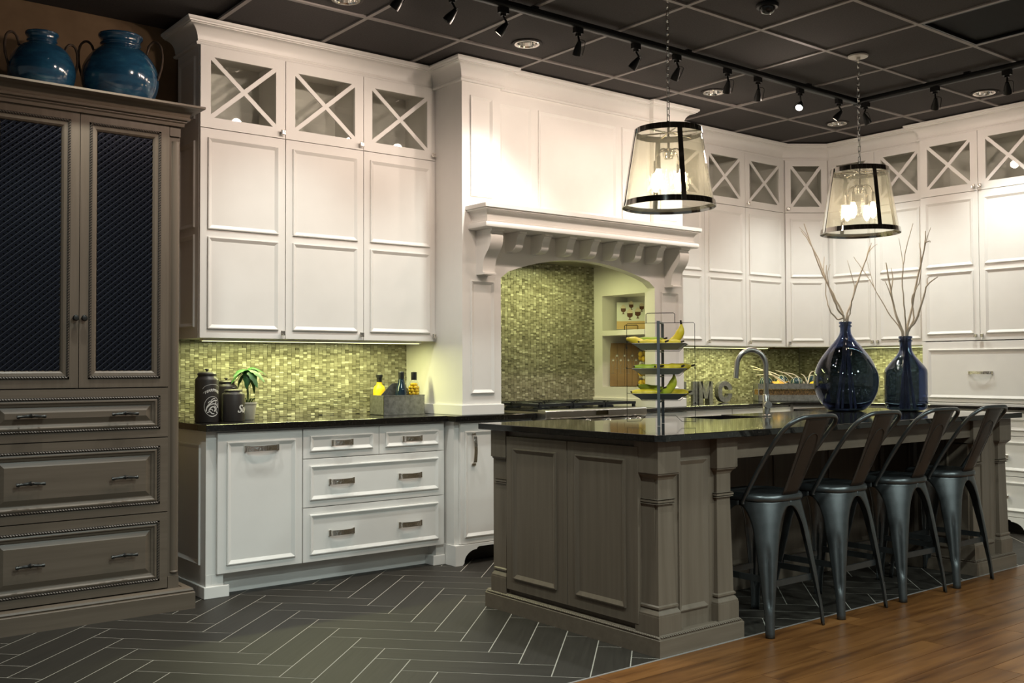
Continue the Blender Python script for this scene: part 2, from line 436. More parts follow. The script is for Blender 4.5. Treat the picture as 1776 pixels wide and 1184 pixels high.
# slate herringbone
fl = MB().box(-1.5, 8.05, YF, YW, -.03, -.0006).build('floor', 'grout', kind='structure')
WT = .150; g = .0025; TH = R(43.3)
ct, st = math.cos(TH), math.sin(TH)
def tw2w(u, v):   # pattern units -> world; (5,1) sits on the joint seen at (2.317, 4.842)
    du, dv = (u-5)*WT, (v-1)*WT
    return (2.317+ct*du-st*dv, 4.842+st*du+ct*dv)
full = MB().box(g, 4*WT-g, g, WT-g, -.012, 0).mesh('floor_tile', 'slate_tile')
n_tiles = 0
for a in range(-60, 60):
    for b in range(-12, 13):
        ox, oy = a+4*b, a-4*b
        for kind in (0, 1):
            if kind == 0: cs = [(ox, oy), (ox+4, oy), (ox+4, oy+1), (ox, oy+1)]
            else: cs = [(ox+4, oy-3), (ox+5, oy-3), (ox+5, oy+1), (ox+4, oy+1)]
            W4 = [tw2w(*c) for c in cs]
            xs = [p[0] for p in W4]; ys = [p[1] for p in W4]
            if max(ys) < YF+.02 or min(ys) > 5.45 or max(xs) < .55 or min(xs) > 7.4: continue
            if min(xs) > 3.12 and max(xs) < 3.58 and min(ys) > 2.97 and max(ys) < 4.1: continue
            if min(xs) > 3.1 and max(xs) < 6.1 and min(ys) > 3.56 and max(ys) < 4.1: continue
            if min(xs) > 3.7 and max(xs) < 7.0 and min(ys) > 4.3: continue
            if min(ys) > 5.32 or (max(xs) < 1.85 and min(ys) > 5.12): continue
            o_ang = TH if kind == 0 else TH+PI/2
            org = W4[0] if kind == 0 else W4[1]
            if min(ys) > YF+.004:
                link('floor_tile', full, fl, (org[0], org[1], 0), (0, 0, o_ang))
            else:
                loc = [(g, g), (4*WT-g, g), (4*WT-g, WT-g), (g, WT-g)]
                c_, s_ = math.cos(o_ang), math.sin(o_ang)
                # y_world = org.y + s*x + c*y >= YF+.004
                poly = clip(loc, (s_, c_), YF+.004-org[1])
                if len(poly) < 3: continue
                MB().prism(poly, 'z', -.012, 0).build('floor_tile', 'slate_tile', fl, loc=(org[0], org[1], 0)).rotation_euler = (0, 0, o_ang)
            n_tiles += 1
MB().box(.5, 8.0, YF-.006, YF+.004, -.02, .0005).build('edge_strip', 'ceiling_grid', fl)
# oak boards
fo = MB().box(-3, 8.05, -4, YF-.006, -.03, -.003).build('floor_oak', 'oak_joint', kind='structure')
pw = .128
pmesh = {}
rp = random.Random(3)
for r_ in range(17):
    y1 = YF-.007-r_*pw; x = .6-rp.random()*1.2
    while x < 7.9:
        ln = rp.choice((.75, 1.05, 1.35, 1.6))
        if ln not in pmesh:
            pmesh[ln] = MB().box(.0011, ln-.0011, -pw+.0012, -.0012, -.012, 0).mesh('floorboard', 'oak_plank')
        if x+ln > .3: link('floorboard', pmesh[ln], fo, (x, y1, 0))
        x += ln

# crown moulding
def crown_prof(z0=2.978, z1=3.106, out=.095):
    p = [(0, z0), (.018, z0), (.022, z0+.006), (.022, z0+.012), (.016, z0+.018), (.010, z0+.019), (.010, z0+.028)]
    for k in range(7):
        a = k/6*PI/2; p.append((.012+(out-.034)*(1-math.cos(a)), z0+.030+(z1-.030-z0-.030)*math.sin(a)))
    p += [(out-.022, z1-.026), (out-.012, z1-.024), (out-.010, z1-.018), (out-.002, z1-.014), (out, z1-.010), (out, z1), (0, z1)]
    return p
DA = (7.24, YU); DB = (XRU, 5.157)
cpath = [(2.084, YW), (2.084, YU), (3.63, YU), (3.63, YH), (3.93, YH), (3.93, 5.13), (5.33, 5.13), (5.33, YH), (5.63, YH), (5.63, YU), DA, DB, (XRU, 4.268), (XH, 4.268), (XH, 2.6)]
MB().sweep(crown_prof(), cpath).build('trim_1', 'white_paint', kind='structure', smooth=True, ang=24)

# ------------------------------------------------------------------ cabinet pieces (local: x right, y into the cabinet, front at y=0)
PAN = [(0, 0), (.001, .009), (.006, .010), (.024, .0005)]
def panel(parent, x0, x1, z0, z1, y, material='white_paint', prof=PAN, name='panel'):
    return MB().ring(x0, x1, z0, z1, prof, y).build(name, material, parent)
def slab(parent, name, x0, x1, z0, z1, material='white_paint', y0=-.02, y1=0, bevel=.0015):
    return MB().box(x0, x1, y0, y1, z0, z1).build(name, material, parent, bevel=bevel)
def bow_pull(parent, cx, cz, y, wd=.13, vertical=False, hgt=.031, out=.032):
    n = 12; mb = MB(); v = []; f = []
    for i in range(n+1):
        t = -1+2*i/n
        if i in (0, n): off = 0.0
        else: off = out*(.62+.38*math.cos(t*PI/2))
        px = t*wd/2 if i not in (0, n) else t*wd/2
        hh = hgt/2*(1.0 if abs(t) > .85 else .9+.1*abs(t))
        for th2, zz in ((0, -hh), (0, hh), (.005, hh), (.005, -hh)):
            v.append((px*(1 if th2 == 0 else .96), -(off-th2) if off > th2 else 0.0, zz))
    for i in range(n):
        for k in range(4): f.append((i*4+k, i*4+(k+1) % 4, i*4+4+(k+1) % 4, i*4+4+k))
    f += [(0, 1, 2, 3), tuple(range(n*4, n*4+4))]
    mb.add(v, f)
    mb.box(-wd/2-.004, -wd/2+.006, -.010, 0, -hgt/2-.001, hgt/2+.001).box(wd/2-.006, wd/2+.004, -.010, 0, -hgt/2-.001, hgt/2+.001)
    if vertical: mb.xform(Matrix.Rotation(PI/2, 4, 'Y'))
    return mb.build('handle', 'nickel', parent, loc=(cx, y, cz), label='polished nickel bow handle')
def sq_knob(parent, cx, cz, y):
    mb = MB().box(-.005, .005, -.018, 0, -.005, .005)
    mb.ring(-.0135, .0135, -.0135, .0135, [(.004, .016), (0, .020), (0, .026), (.003, .029), (.007, .029), (.009, .026)], 0)
    mb.add([(-.0095, -.016, -.0095), (.0095, -.016, -.0095), (.0095, -.016, .0095), (-.0095, -.016, .0095)], [(3, 2, 1, 0)])
    return mb.build('knob', 'nickel', parent, loc=(cx, y, cz), label='square nickel knob')
def door_2panel(parent, x0, x1, z0, z1, zm, knob=None):
    d = slab(parent, 'door', x0, x1, z0, z1)
    panel(d, x0+.042, x1-.042, z0+.05, zm-.021, -.02); panel(d, x0+.042, x1-.042, zm+.021, z1-.05, -.02)
    if knob: sq_knob(d, (x1-.022) if knob == 'r' else (x0+.022), z0+.034, -.02)
    return d
def glass_door(parent, x0, x1, z0, z1, knob=None, fr=.058):
    d = MB().ring(x0, x1, z0, z1, [(0, 0), (0, .02), (fr, .02), (fr, 0)], 0, cap=False, close=True).build('glass_door', 'white_paint', parent)
    a0, a1, b0, b1 = x0+fr, x1-fr, z0+fr, z1-fr
    MB().box(a0-.008, a1+.008, -.012, -.008, b0-.008, b1+.008).build('pane', 'glass', d)
    hw = .0125
    for s_ in (1, -1):
        p, q = ((a0, b0), (a1, b1)) if s_ == 1 else ((a0, b1), (a1, b0))
        dx, dz = q[0]-p[0], q[1]-p[1]; l = math.hypot(dx, dz); nx, nz = -dz/l*hw, dx/l*hw
        e = .05; ex, ez = dx/l*e, dz/l*e
        poly = [(p[0]-ex+nx, p[1]-ez+nz), (q[0]+ex+nx, q[1]+ez+nz), (q[0]+ex-nx, q[1]+ez-nz), (p[0]-ex-nx, p[1]-ez-nz)]
        poly = clip_rect(poly, a0, a1, b0, b1)
        MB().prism(poly, 'y', -.0195 if s_ == 1 else -.0192, -.0125).build('mullion', 'white_paint', d)
    if knob: sq_knob(d, (x1-.022) if knob == 'r' else (x0+.022), z0+.03, -.02)
    return d
def carcass(parent, w_, dp, z0, z1, zs=None, material='white_paint', t=.018, y0=.001):
    mb = MB().box(0, t, y0, dp, z0, z1).box(w_-t, w_, y0, dp, z0, z1).box(t, w_-t, y0, dp, z0, z0+t).box(t, w_-t, y0, dp, z1-t, z1).box(t, w_-t, dp-.01, dp, z0+t, z1-t)
    if zs: mb.box(t, w_-t, y0, dp-.01, zs-t/2, zs+t/2)
    return mb.build('carcass', material, parent)
Z0U, ZSP, Z1U = 1.368, 2.524, 2.982
def upper(name, label, loc, rz, widths, knobs, depth, group=None, z0=Z0U, cat='cabinet', zm=None):
    t = thing(name, label, cat, loc, rz, group)
    wd = sum(widths)
    carcass(t, wd, depth, z0, Z1U+.02, ZSP)
    x = 0
    for w_, k in zip(widths, knobs):
        door_2panel(t, x+.002, x+w_-.002, z0+.001, ZSP-.002, zm or (z0+ZSP)/2+.0, k)
        glass_door(t, x+.002, x+w_-.002, ZSP+.002, Z1U-.004, k)
        x += w_
    return t
UG = 'white upper cabinets with glass top doors'
DU = YW-YU-.016
u1 = upper('upper_cabinet', 'tall white wall cabinet with crossed glass door, above black canisters beside dark armoire', (2.084, YU, 0), 0, [.507], ['r'], DU, UG)
for z0, z1 in ((1.43, 1.94), (1.98, 2.46), (2.58, 2.93)):      # panelled end towards the armoire
    MB().ring(-.29, -.05, z0, z1, PAN, 0).xform(Matrix.Rotation(R(-90), 4, 'Z')).build('end_panel', 'white_paint', u1)
upper('upper_cabinet', 'tall white wall cabinet with crossed glass door, middle of three over lit mosaic', (2.591, YU, 0), 0, [.515], ['r'], DU, UG)
upper('upper_cabinet', 'tall white wall cabinet with crossed glass door, touching hood pilaster above bottle caddy', (3.106, YU, 0), 0, [.524], ['r'], DU, UG)
DU2 = DU
upper('upper_cabinet', 'tall white wall cabinet half hidden behind right hood pilaster', (5.632, YU, 0), 0, [.582], ['l'], DU2, UG)
upper('upper_cabinet', 'tall white wall cabinet with crossed glass, above metal letters M and C', (6.214, YU, 0), 0, [.509], ['l'], DU2, UG)
upper('upper_cabinet', 'tall white wall cabinet with crossed glass, left of angled corner cabinet', (6.723, YU, 0), 0, [DA[0]-6.723-.002], ['l'], DU2, UG)
# corner unit
dl = math.hypot(DB[0]-DA[0], DB[1]-DA[1]); da = math.atan2(DB[1]-DA[1], DB[0]-DA[0])
cu = thing('corner_cabinet', 'angled white corner wall cabinet with one crossed dark glass door', 'cabinet', (DA[0], DA[1], 0), da)
carcass(cu, dl, .26, Z0U, Z1U+.02, ZSP)
slab(cu, 'filler_strip', 0, .022, Z0U, Z1U, y0=-.004); slab(cu, 'filler_strip', dl-.022, dl, Z0U, Z1U, y0=-.004)
door_2panel(cu, .024, dl-.024, Z0U+.001, ZSP-.002, (Z0U+ZSP)/2, 'l'); glass_door(cu, .024, dl-.024, ZSP+.002, Z1U-.004, 'l', fr=.05)
upper('upper_cabinet', 'white wall cabinet pair of crossed glass doors on right wall behind driftwood branches', (XRU, DB[1]-.004, 0), R(-90), [.443, .443], ['r', 'l'], XR-XRU-.002, None)
# under-cabinet lamp housings
for nm, x0, x1, y0, y1, lb in (('a', 2.14, 3.58, 5.475, 5.525, 'slim under-cabinet lamp strip above the canisters'), ('b', 5.70, 7.14, 5.475, 5.525, 'slim under-cabinet lamp strip above the metal letters'), ('c', 7.655, 7.705, 4.31, 5.12, 'slim under-cabinet lamp strip above the big blue bottles')):
    t = thing('cabinet_strip_light', lb, 'lamp', ((x0+x1)/2, (y0+y1)/2, 1.356))
    hx, hy = (x1-x0)/2, (y1-y0)/2
    MB().box(-hx, hx, -hy, hy, 0, .011).build('housing', 'white_paint', t)
    MB().box(-hx+.01, hx-.01, -hy+.008, hy-.008, -.002, 0).build('diffuser', 'strip_lamp', t)

# hutch on the right wall
h = thing('hutch', 'white hutch with two crossed glass doors above a wide lift-up door with bow handle', 'cabinet', (XH, 4.266, 0), R(-90))
hw_ = .466
carcass(h, 2*hw_, XR-XH-.002, ZC+.012, Z1U+.02, ZSP)
MB().box(-.004, 2*hw_+.004, -.026, .10, ZC+.001, ZC+.012).build('foot_rail', 'white_paint', h)
for k in range(2):
    door_2panel(h, k*hw_+.002, (k+1)*hw_-.002, 1.395, ZSP-.002, 1.945, 'r' if k == 0 else 'l')
    glass_door(h, k*hw_+.002, (k+1)*hw_-.002, ZSP+.002, Z1U-.004, 'r' if k == 0 else 'l')
lift = slab(h, 'lift_door', .002, 2*hw_-.002, .925, 1.388)
panel(lift, .05, 2*hw_-.05, .955, 1.33, -.02)
bow_pull(lift, hw_, 1.150, -.02, .18, hgt=.022)
h2 = thing('tall_cabinet', 'white tall cabinet continuing beyond the hutch', 'cabinet', (XH, 3.332, 0), R(-90))
carcass(h2, .9, XR-XH-.002, ZC+.001, Z1U+.02, ZSP)
door_2panel(h2, .002, .898, .925, ZSP-.002, 1.7, None); glass_door(h2, .002, .898, ZSP+.002, Z1U-.004, None)

# ------------------------------------------------------------------ base cabinets (local front face = door face)
def drawer(parent, x0, x1, z0, z1, pulls, wd=.125, ins=.04, knob=False, pz=None):
    d = slab(parent, 'drawer', x0, x1, z0, z1)
    panel(d, x0+ins, x1-ins, z0+ins*.95, z1-ins*.95, -.02)
    for p in pulls:
        if knob: sq_knob(d, p, (z0+z1)/2, -.021)
        else: bow_pull(d, p, pz or (z0+z1)/2, -.021, wd)
    return d
def body(parent, w_, dp, z0, z1, material='white_paint', y0=.001):
    return MB().box(0, w_, y0, dp, z0, z1).build('body', material, parent)
ZB0, ZB1 = .122, .873
b1 = thing('base_cabinet', 'white base cabinet with one tall pull-out front, beneath the black canisters', 'cabinet', (2.04, YB+.02, 0), 0)
body(b1, .545, YW-YB-.022, ZB0, ZB1)
pd = slab(b1, 'pull_out_front', .055, .541, ZB0+.002, .862)
panel(pd, .105, .50, .165, .812, -.02); bow_pull(pd, .30, .772, -.021, .19)
MB().ring(-.52, -.075, .165, .80, PAN, 0).xform(Matrix.Rotation(R(-90), 4, 'Z')).build('end_panel', 'white_paint', b1)
MB().box(0, .03, -.0, .50, 0, ZB0).build('end_skirt', 'white_paint', b1)
MB().box(-.012, .125, -.012, .09, 0, .062).box(-.012, .028, .09, .53, 0, .062).build('plinth_block', 'white_paint', b1, bevel=.003)
MB().box(.0305, .095, 0.0, .07, .062, ZB0).build('leg', 'white_paint', b1)
MB().box(.031, .545, .085, .10, 0, ZB0).build('toe_kick', 'white_paint', b1)
b2 = thing('drawer_cabinet', 'white base cabinet of two small drawers over two wide ones, nickel bow handles', 'cabinet', (2.585, YB+.02, 0), 0)
body(b2, .962, YW-YB-.022, ZB0, ZB1)
drawer(b2, .002, .486, .698, .862, [.244], .13); drawer(b2, .490, .945, .698, .862, [.715], .13)
drawer(b2, .002, .945, .427, .694, [.24, .70], .155); drawer(b2, .002, .945, ZB0+.002, .423, [.24, .70], .155)
MB().box(0, .962, .085, .10, 0, ZB0).build('toe_kick', 'white_paint', b2)
MB().box(.90, .962, 0, .085, .06, ZB0).build('leg', 'white_paint', b2)
MB().box(.875, .962, -.012, .085, 0, .06).build('plinth_block', 'white_paint', b2, bevel=.003)

def scallop_base(parent, x0, x1, z1, y0, y1, lw=.085):
    # furniture base with a bracket cut-out
    pts = [(x0, 0), (x0+lw*.62, 0)]
    for k in range(9):
        a = PI/2*k/8; pts.append((x0+lw*.62+.012+.095*(1-math.cos(a)), .012+.078*math.sin(a)))
    pts += [(x0+lw*.62+.112, .099), (x0+lw*.62+.125, .104)]
    m = (x0+x1)
    pts += [(m-p, q) for p, q in pts[::-1]]
    pts += [(x1, z1), (x0, z1)]
    return MB().prism(pts, 'y', y0, y1).build('bracket_base', 'white_paint', parent)
YHB = 5.06
hb = thing('pull_out_cabinet', 'narrow white pull-out cabinet with upright bow handle, bracket foot, left of range', 'cabinet', (3.557, YHB+.02, 0), 0)
body(hb, .61, YW-YHB-.022, ZB0, ZB1)
d = slab(hb, 'pull_out_front', .035, .345, ZB0+.004, .862)
panel(d, .065, .315, .165, .812, -.02); bow_pull(d, .130, .70, -.021, .19, vertical=True, hgt=.026)
drawer(hb, .349, .605, ZB0+.004, .862, [], .1)
scallop_base(hb, -.008, .61, ZB0, -.028, .02)
MB().box(-.008, .012, .02, .12, 0, ZB0).build('base_return', 'white_paint', hb)
MB().box(.0, .61, .12, .135, 0, ZB0).build('toe_kick', 'slate_tile', hb)
hb2 = thing('base_cabinet', 'white base cabinet under right hood pilaster, hidden below island top', 'cabinet', (5.095, YHB+.02, 0), 0)
body(hb2, .555, YW-YHB-.022, ZB0, ZC-.024); drawer(hb2, .004, .545, .698, .872, []); drawer(hb2, .004, .545, ZB0, .694, [])
MB().box(0, .555, .085, .10, 0, ZB0).build('toe_kick', 'white_paint', hb2)
xs = [5.652, 6.25, 6.99]
for i in range(2):
    w_ = xs[i+1]-xs[i]-.002
    t = thing('base_cabinet', ['white base cabinet between hood and the metal letters, seen over island sink', 'white base cabinet under the metal letters, seen behind the faucet'][i], 'cabinet', (xs[i], YB+.02, 0), 0)
    body(t, w_, YW-YB-.022, ZB0, ZC-.024); drawer(t, .003, w_-.003, .698, .872, []); drawer(t, .003, w_-.003, ZB0, .694, [w_/2])
    MB().box(0, w_, .085, .10, 0, ZB0).build('toe_kick', 'white_paint', t)
CA = (6.99, YB); CB = (XRB, 4.86)
cl = math.hypot(CB[0]-CA[0], CB[1]-CA[1]); ca = math.atan2(CB[1]-CA[1], CB[0]-CA[0])
t = thing('corner_base_cabinet', 'angled white corner base cabinet below the galvanised tray', 'cabinet', (CA[0]+.014, CA[1]+.014, 0), ca)
body(t, cl, .30, ZB0, ZC-.024); drawer(t, .02, cl-.02, .698, .872, []); drawer(t, .02, cl-.02, ZB0, .694, [])
MB().box(0, cl, .06, .075, 0, ZB0).build('toe_kick', 'white_paint', t)
t = thing('base_cabinet', 'white base cabinet on right wall hidden behind the island', 'cabinet', (XRB+.02, 4.858, 0), R(-90))
body(t, 1.155, XR-XRB-.022, ZB0, ZC-.024)
for k in range(2):
    drawer(t, .003+k*.577, .574+k*.577, .698, .862, []); drawer(t, .003+k*.577, .574+k*.577, ZB0, .694, [])
MB().box(0, 1.155, .085, .10, 0, ZB0).build('toe_kick', 'white_paint', t)
t = thing('drawer_cabinet', 'white base cabinet of three square-knobbed drawers with bracket foot on right wall', 'cabinet', (XRB+.02, 3.70, 0), R(-90))
body(t, .36, XR-XRB-.022, ZB0, ZC-.024)
for z0, z1 in ((.700, .862), (.413, .696), (ZB0+.004, .409)): drawer(t, .003, .357, z0, z1, [.18], knob=True)
scallop_base(t, 0, .36, ZB0, -.028, .0); MB().box(0, .36, .085, .10, 0, ZB0).build('toe_kick', 'slate_tile', t)
t = thing('base_cabinet', 'white base cabinet nearest the frame edge on right wall', 'cabinet', (XRB+.02, 3.337, 0), R(-90))
body(t, .9, XR-XRB-.022, ZB0, ZC-.024)
drawer(t, .003, .897, .700, .862, [.45]); drawer(t, .003, .897, ZB0, .696, [.45])
MB().box(0, .9, .085, .10, 0, ZB0).build('toe_kick', 'white_paint', t)

# worktops
ct_ = [(2.022, YB-.028), (3.535, YB-.028), (3.535, YHB-.03), (4.168, YHB-.03), (4.168, YW-.004), (2.022, YW-.004)]
tag(MB().prism(ct_, 'z', ZC-.035, ZC).build('worktop', 'granite', bevel=.003), 'black granite worktop under the canisters running up to the range', 'worktop')
ct_ = [(5.085, YHB-.03), (5.67, YHB-.03), (5.67, YB-.028), (CA[0]-.01, YB-.028), (CB[0]-.028, CB[1]-.01), (CB[0]-.028, 2.5), (XR-.006, 2.5), (XR-.006, YW-.014), (5.085, YW-.014)]
tag(MB().prism(ct_, 'z', ZC-.023, ZC).build('worktop', 'granite', bevel=.003), 'black granite corner worktop carrying the metal letters and the hutch', 'worktop')

# ------------------------------------------------------------------ things modelled in room coordinates under their own base point
def wb_(mb, name, material, parent, **kw):
    off = Vector((0, 0, 0)); p = parent
    while p: off += p.location; p = p.parent
    mb.v = [(a-off.x, b-off.y, c-off.z) for a, b, c in mb.v]
    return mb.build(name, material, parent, **kw)
def face_ring(mb, axis, s_, x0, x1, z0, z1, prof, plane, cap=True):
    # ring on a vertical plane; axis 'y': plane y, faces -y; axis 'x': plane x, faces -x (s_=-1) or +x (s_=1)
    m = MB().ring(x0, x1, z0, z1, prof, 0, cap=cap)
    for a, b, c in list(m.v):
        pass
    n = len(mb.v)
    if axis == 'y': mb.v += [(a, plane+b, c) for a, b, c in m.v]; mb.f += [tuple(i+n for i in q) for q in m.f]
    else:
        mb.v += [(plane-s_*b, a, c) for a, b, c in m.v]
        mb.f += [tuple(i+n for i in (q if s_ > 0 else q[::-1])) for q in m.f]
    return mb
def rope(mb, p0, p1, r=.0065, pitch=.0125):
    # row of slanted strands that read as twisted rope
    a = Vector(p0); b = Vector(p1); L_ = (b-a).length; d = (b-a)/L_
    n = max(2, int(L_/pitch))
    out = Vector((0, -1, 0)) if abs(d.y) < .5 else Vector((-1, 0, 0))
    side = d.cross(out).normalized()
    for i in range(n):
        c = a+d*(i+.5)*L_/n; h_ = pitch*.30
        q0 = c-side*r-d*pitch*.45; q1 = c+side*r+d*pitch*.45; qm = c+out*r
        v = [q0-d*h_, q0+d*h_, qm-d*h_, qm+d*h_, q1-d*h_, q1+d*h_]
        mb.add(v, [(0, 1, 3, 2), (2, 3, 5, 4), (0, 2, 4), (1, 5, 3)])
    return mb

# ------------------------------------------------------------------ hood surround
hd = thing('range_hood_surround', 'white mantel hood surround with arched opening, corbels and panelled pilasters', 'range hood', (4.63, YH, ZC))
wb_(MB().box(3.63, 3.93, YH, YW-.002, ZC, 3.0), 'pilaster', 'white_paint', hd)
pr_ = wb_(MB().box(5.60, 5.63, YH, YW-.002, ZC, 3.0).box(5.33, 5.60, YH, 5.19, ZC, 3.0).box(5.33, 5.60, 5.64, YW-.002, ZC, 3.0)
          .box(5.33, 5.60, 5.19, 5.64, ZC, 1.052).box(5.33, 5.60, 5.19, 5.64, 1.742, 3.0), 'pilaster', 'white_paint', hd)
wb_(MB().prism([(5.325, 1.440), (5.325, 1.474), (5.335, 1.478), (5.60, 1.478), (5.60, 1.437), (5.335, 1.437)], 'y', 5.191, 5.639), 'niche_shelf', 'white_paint', hd)
for x0, x1 in ((3.63, 3.93), (5.33, 5.63)):
    wb_(MB().box(x0-.014, x1+.014, YH-.014, YW-.006, ZC, .972), 'pilaster_base', 'white_paint', hd, bevel=.003)
    m = face_ring(MB(), 'y', 0, x0+.062, x1-.055, 1.04, 1.743, PAN, YH); wb_(m, 'panel', 'white_paint', hd)
    m = face_ring(MB(), 'y', 0, x0+.062, x1-.062, 2.27, 2.90, PAN, YH); wb_(m, 'panel', 'white_paint', hd)
# header with arch
pts = []
for k in range(25):
    t = -1+2*k/24; x = 4.63+.70*t; z = 1.792+.130*(1-t*t)-(.022*max(0, abs(t)-.95)/.05)
    pts.append((x, z))
pts += [(5.33, 2.21), (3.93, 2.21)]
wb_(MB().prism(pts, 'y', YH, YH+.07), 'arched_header', 'white_paint', hd)
wb_(MB().box(3.93, 5.33, YH+.07, YW-.002, 1.965, 1.985), 'hood_liner', 'steel', hd)
wb_(MB().box(3.93, 5.33, 5.13, 5.25, 2.0, 3.0), 'chimney_front', 'white_paint', hd)
for x0, x1 in ((3.945, 4.215), (4.275, 4.985), (5.045, 5.315)):
    wb_(face_ring(MB(), 'y', 0, x0, x1, 2.24, 2.90, PAN, 5.13), 'panel', 'white_paint', hd)
mp_ = [(0, 2.055), (.165, 2.055), (.172, 2.060), (.175, 2.074), (.171, 2.088), (.152, 2.093), (.152, 2.103), (.146, 2.105), (.146, 2.112)]
for k in range(7):
    a = k/6*PI/2; mp_.append((.146+.036*(1-math.cos(a)), 2.114+.052*math.sin(a)))
mp_ += [(.182, 2.172), (.190, 2.176), (.190, 2.20), (0, 2.20)]
wb_(MB().sweep(mp_, [(3.845, YH), (3.845, YH-.02), (5.415, YH-.02), (5.415, YH)]).box(3.84, 5.42, YH-.021, YH-.001, 2.056, 2.199), 'mantel_shelf', 'white_paint', hd, smooth=True, ang=40)
def corbel_profile():
    p = [(0, 2.054), (.165, 2.054), (.165, 2.040), (.152, 2.038)]
    cv = [(.150, 2.030), (.156, 2.0), (.150, 1.965), (.130, 1.93), (.103, 1.90), (.083, 1.87), (.072, 1.83), (.068, 1.795)]
    p += [(a.x, a.y) for a in [Vector((q[0], q[1], 0)) for q in [tuple(v[:2]) for v in smooth_path([(a, b, 0) for a, b in cv], 4)]]]
    p += [(.068, 1.792), (.085, 1.788), (.085, 1.778), (0, 1.778)]
    return [(YH-o, z) for o, z in p]
for x in (3.735, 5.43):
    wb_(MB().prism(corbel_profile(), 'x', x, x+.095), 'corbel', 'white_paint', hd)
bp = [(0, 2.054), (.150, 2.054), (.150, 2.040), (.138, 2.038)]
bp += [(v.x, v.y) for v in smooth_path([(.138, 2.034, 0), (.122, 2.010, 0), (.114, 1.985, 0), (.106, 1.960, 0), (.088, 1.942, 0), (.055, 1.934, 0), (0.0, 1.933, 0)], 4)]
for k in range(1, 8):
    xc = 3.7825+(5.4775-3.7825)/8*k
    wb_(MB().prism([(YH-o, z) for o, z in bp], 'x', xc-.030, xc+.030), 'bracket', 'white_paint', hd)

# ------------------------------------------------------------------ range
rg = thing('range', 'stainless gas range top with black grates and steel knobs beneath the hood', 'range', (4.63, 4.97, 0))
wb_(MB().box(4.173, 5.080, 5.0, 5.66, .13, .915), 'body', 'steel', rg)
prf = [(5.0, .862), (4.945, .868), (4.935, .880), (4.935, .918), (4.945, .926), (5.02, .928), (5.02, .862)]
wb_(MB().prism(prf, 'x', 4.170, 5.083), 'front_rail', 'steel', rg, bevel=.003)
wb_(MB().box(4.185, 5.07, 5.02, 5.64, .915, .929), 'cooktop', 'enamel_black', rg, bevel=.004)
wb_(MB().box(4.60, 4.71, 4.929, 4.9355, .886, .914), 'name_plate', 'dark_chrome', rg)
for x in (4.25, 4.35, 4.53, 4.72, 4.90, 5.00):
    k = wb_(MB().lathe([(.0, 0), (.026, 0), (.026, .006), (.022, .008), (.020, .034), (.017, .038), (0, .038)], seg=24).xform(Matrix.Translation((x, 4.945, .838)) @ Matrix.Rotation(R(90), 4, 'X')), 'control_knob', 'steel', rg, smooth=True)
wb_(MB().box(4.175, 5.078, 4.945, 5.0, .80, .862), 'control_panel', 'steel', rg)
wb_(MB().box(4.175, 5.078, 4.955, 5.0, .14, .79), 'oven_door', 'steel', rg)
wb_(MB().tube([(4.23, 4.955, .74), (4.23, 4.91, .74), (5.02, 4.91, .74), (5.02, 4.955, .74)], .012, 10), 'oven_handle', 'steel', rg, smooth=True)
for i in range(3):
    for j in range(2):
        cx, cy = 4.335+i*.295, 5.18+j*.30
        wb_(MB().lathe([(0, 0), (.055, 0), (.055, .008), (.040, .012), (.040, .018), (0, .020)], cx, cy, 20, .929), 'burner', 'grate_iron', rg, smooth=True)
for i in range(3):
    x0 = 4.195+i*.2935; x1 = x0+.286; mb = MB(); zg0, zg1 = .947, .964
    for y in (5.035, 5.62): mb.box(x0, x1, y-.008, y+.008, zg0, zg1)
    for x in (x0+.008, x1-.008): mb.box(x-.008, x+.008, 5.035, 5.62, zg0, zg1)
    mb.box(x0, x1, 5.32, 5.336, zg0, zg1)
    for cy in (5.18, 5.48):
        for k in range(8):
            a = k*PI/4; c, s_ = math.cos(a), math.sin(a)
            p0 = Vector(((x0+x1)/2+.03*c, cy+.03*s_, .957)); p1 = Vector(((x0+x1)/2+.13*c, cy+.13*s_, .957)); mb.cyl(p0, p1, .007, 4)
    for x in (x0+.01, x1-.01):
        for y in (5.04, 5.615): mb.box(x-.009, x+.009, y-.009, y+.009, .929, zg0)
    wb_(mb, 'grate', 'grate_iron', rg)

# ------------------------------------------------------------------ island
isl = thing('kitchen_island', 'grey-brown stained island with square columns, panelled ends and open knee space', 'kitchen island', (4.63, 3.53, 0))
GV, GH, GD = 'grey_wood_upright', 'grey_wood_level', 'grey_wood_deep'
wb_(MB().box(3.115, 3.59, 2.985, 4.10, .085, .889), 'end_cabinet', GV, isl)
wb_(MB().box(5.705, 6.135, 2.985, 4.10, .085, .889), 'end_cabinet', GV, isl)
wb_(MB().box(3.59, 4.237, 3.56, 3.90, .0, .889).box(4.663, 5.705, 3.56, 3.90, .0, .889).box(4.237, 4.663, 3.56, 3.90, .0, .675).box(4.237, 4.663, 3.56, 3.571, .675, .889), 'middle_body', GV, isl)
for k in range(4):
    wb_(face_ring(MB(), 'y', 0, 3.62+k*.52, 4.10+k*.52, .14, .80, PAN, 3.56), 'knee_panel', GV, isl)
wb_(MB().box(3.60, 5.70, 2.965, 2.99, .790, .889), 'apron', GH, isl)
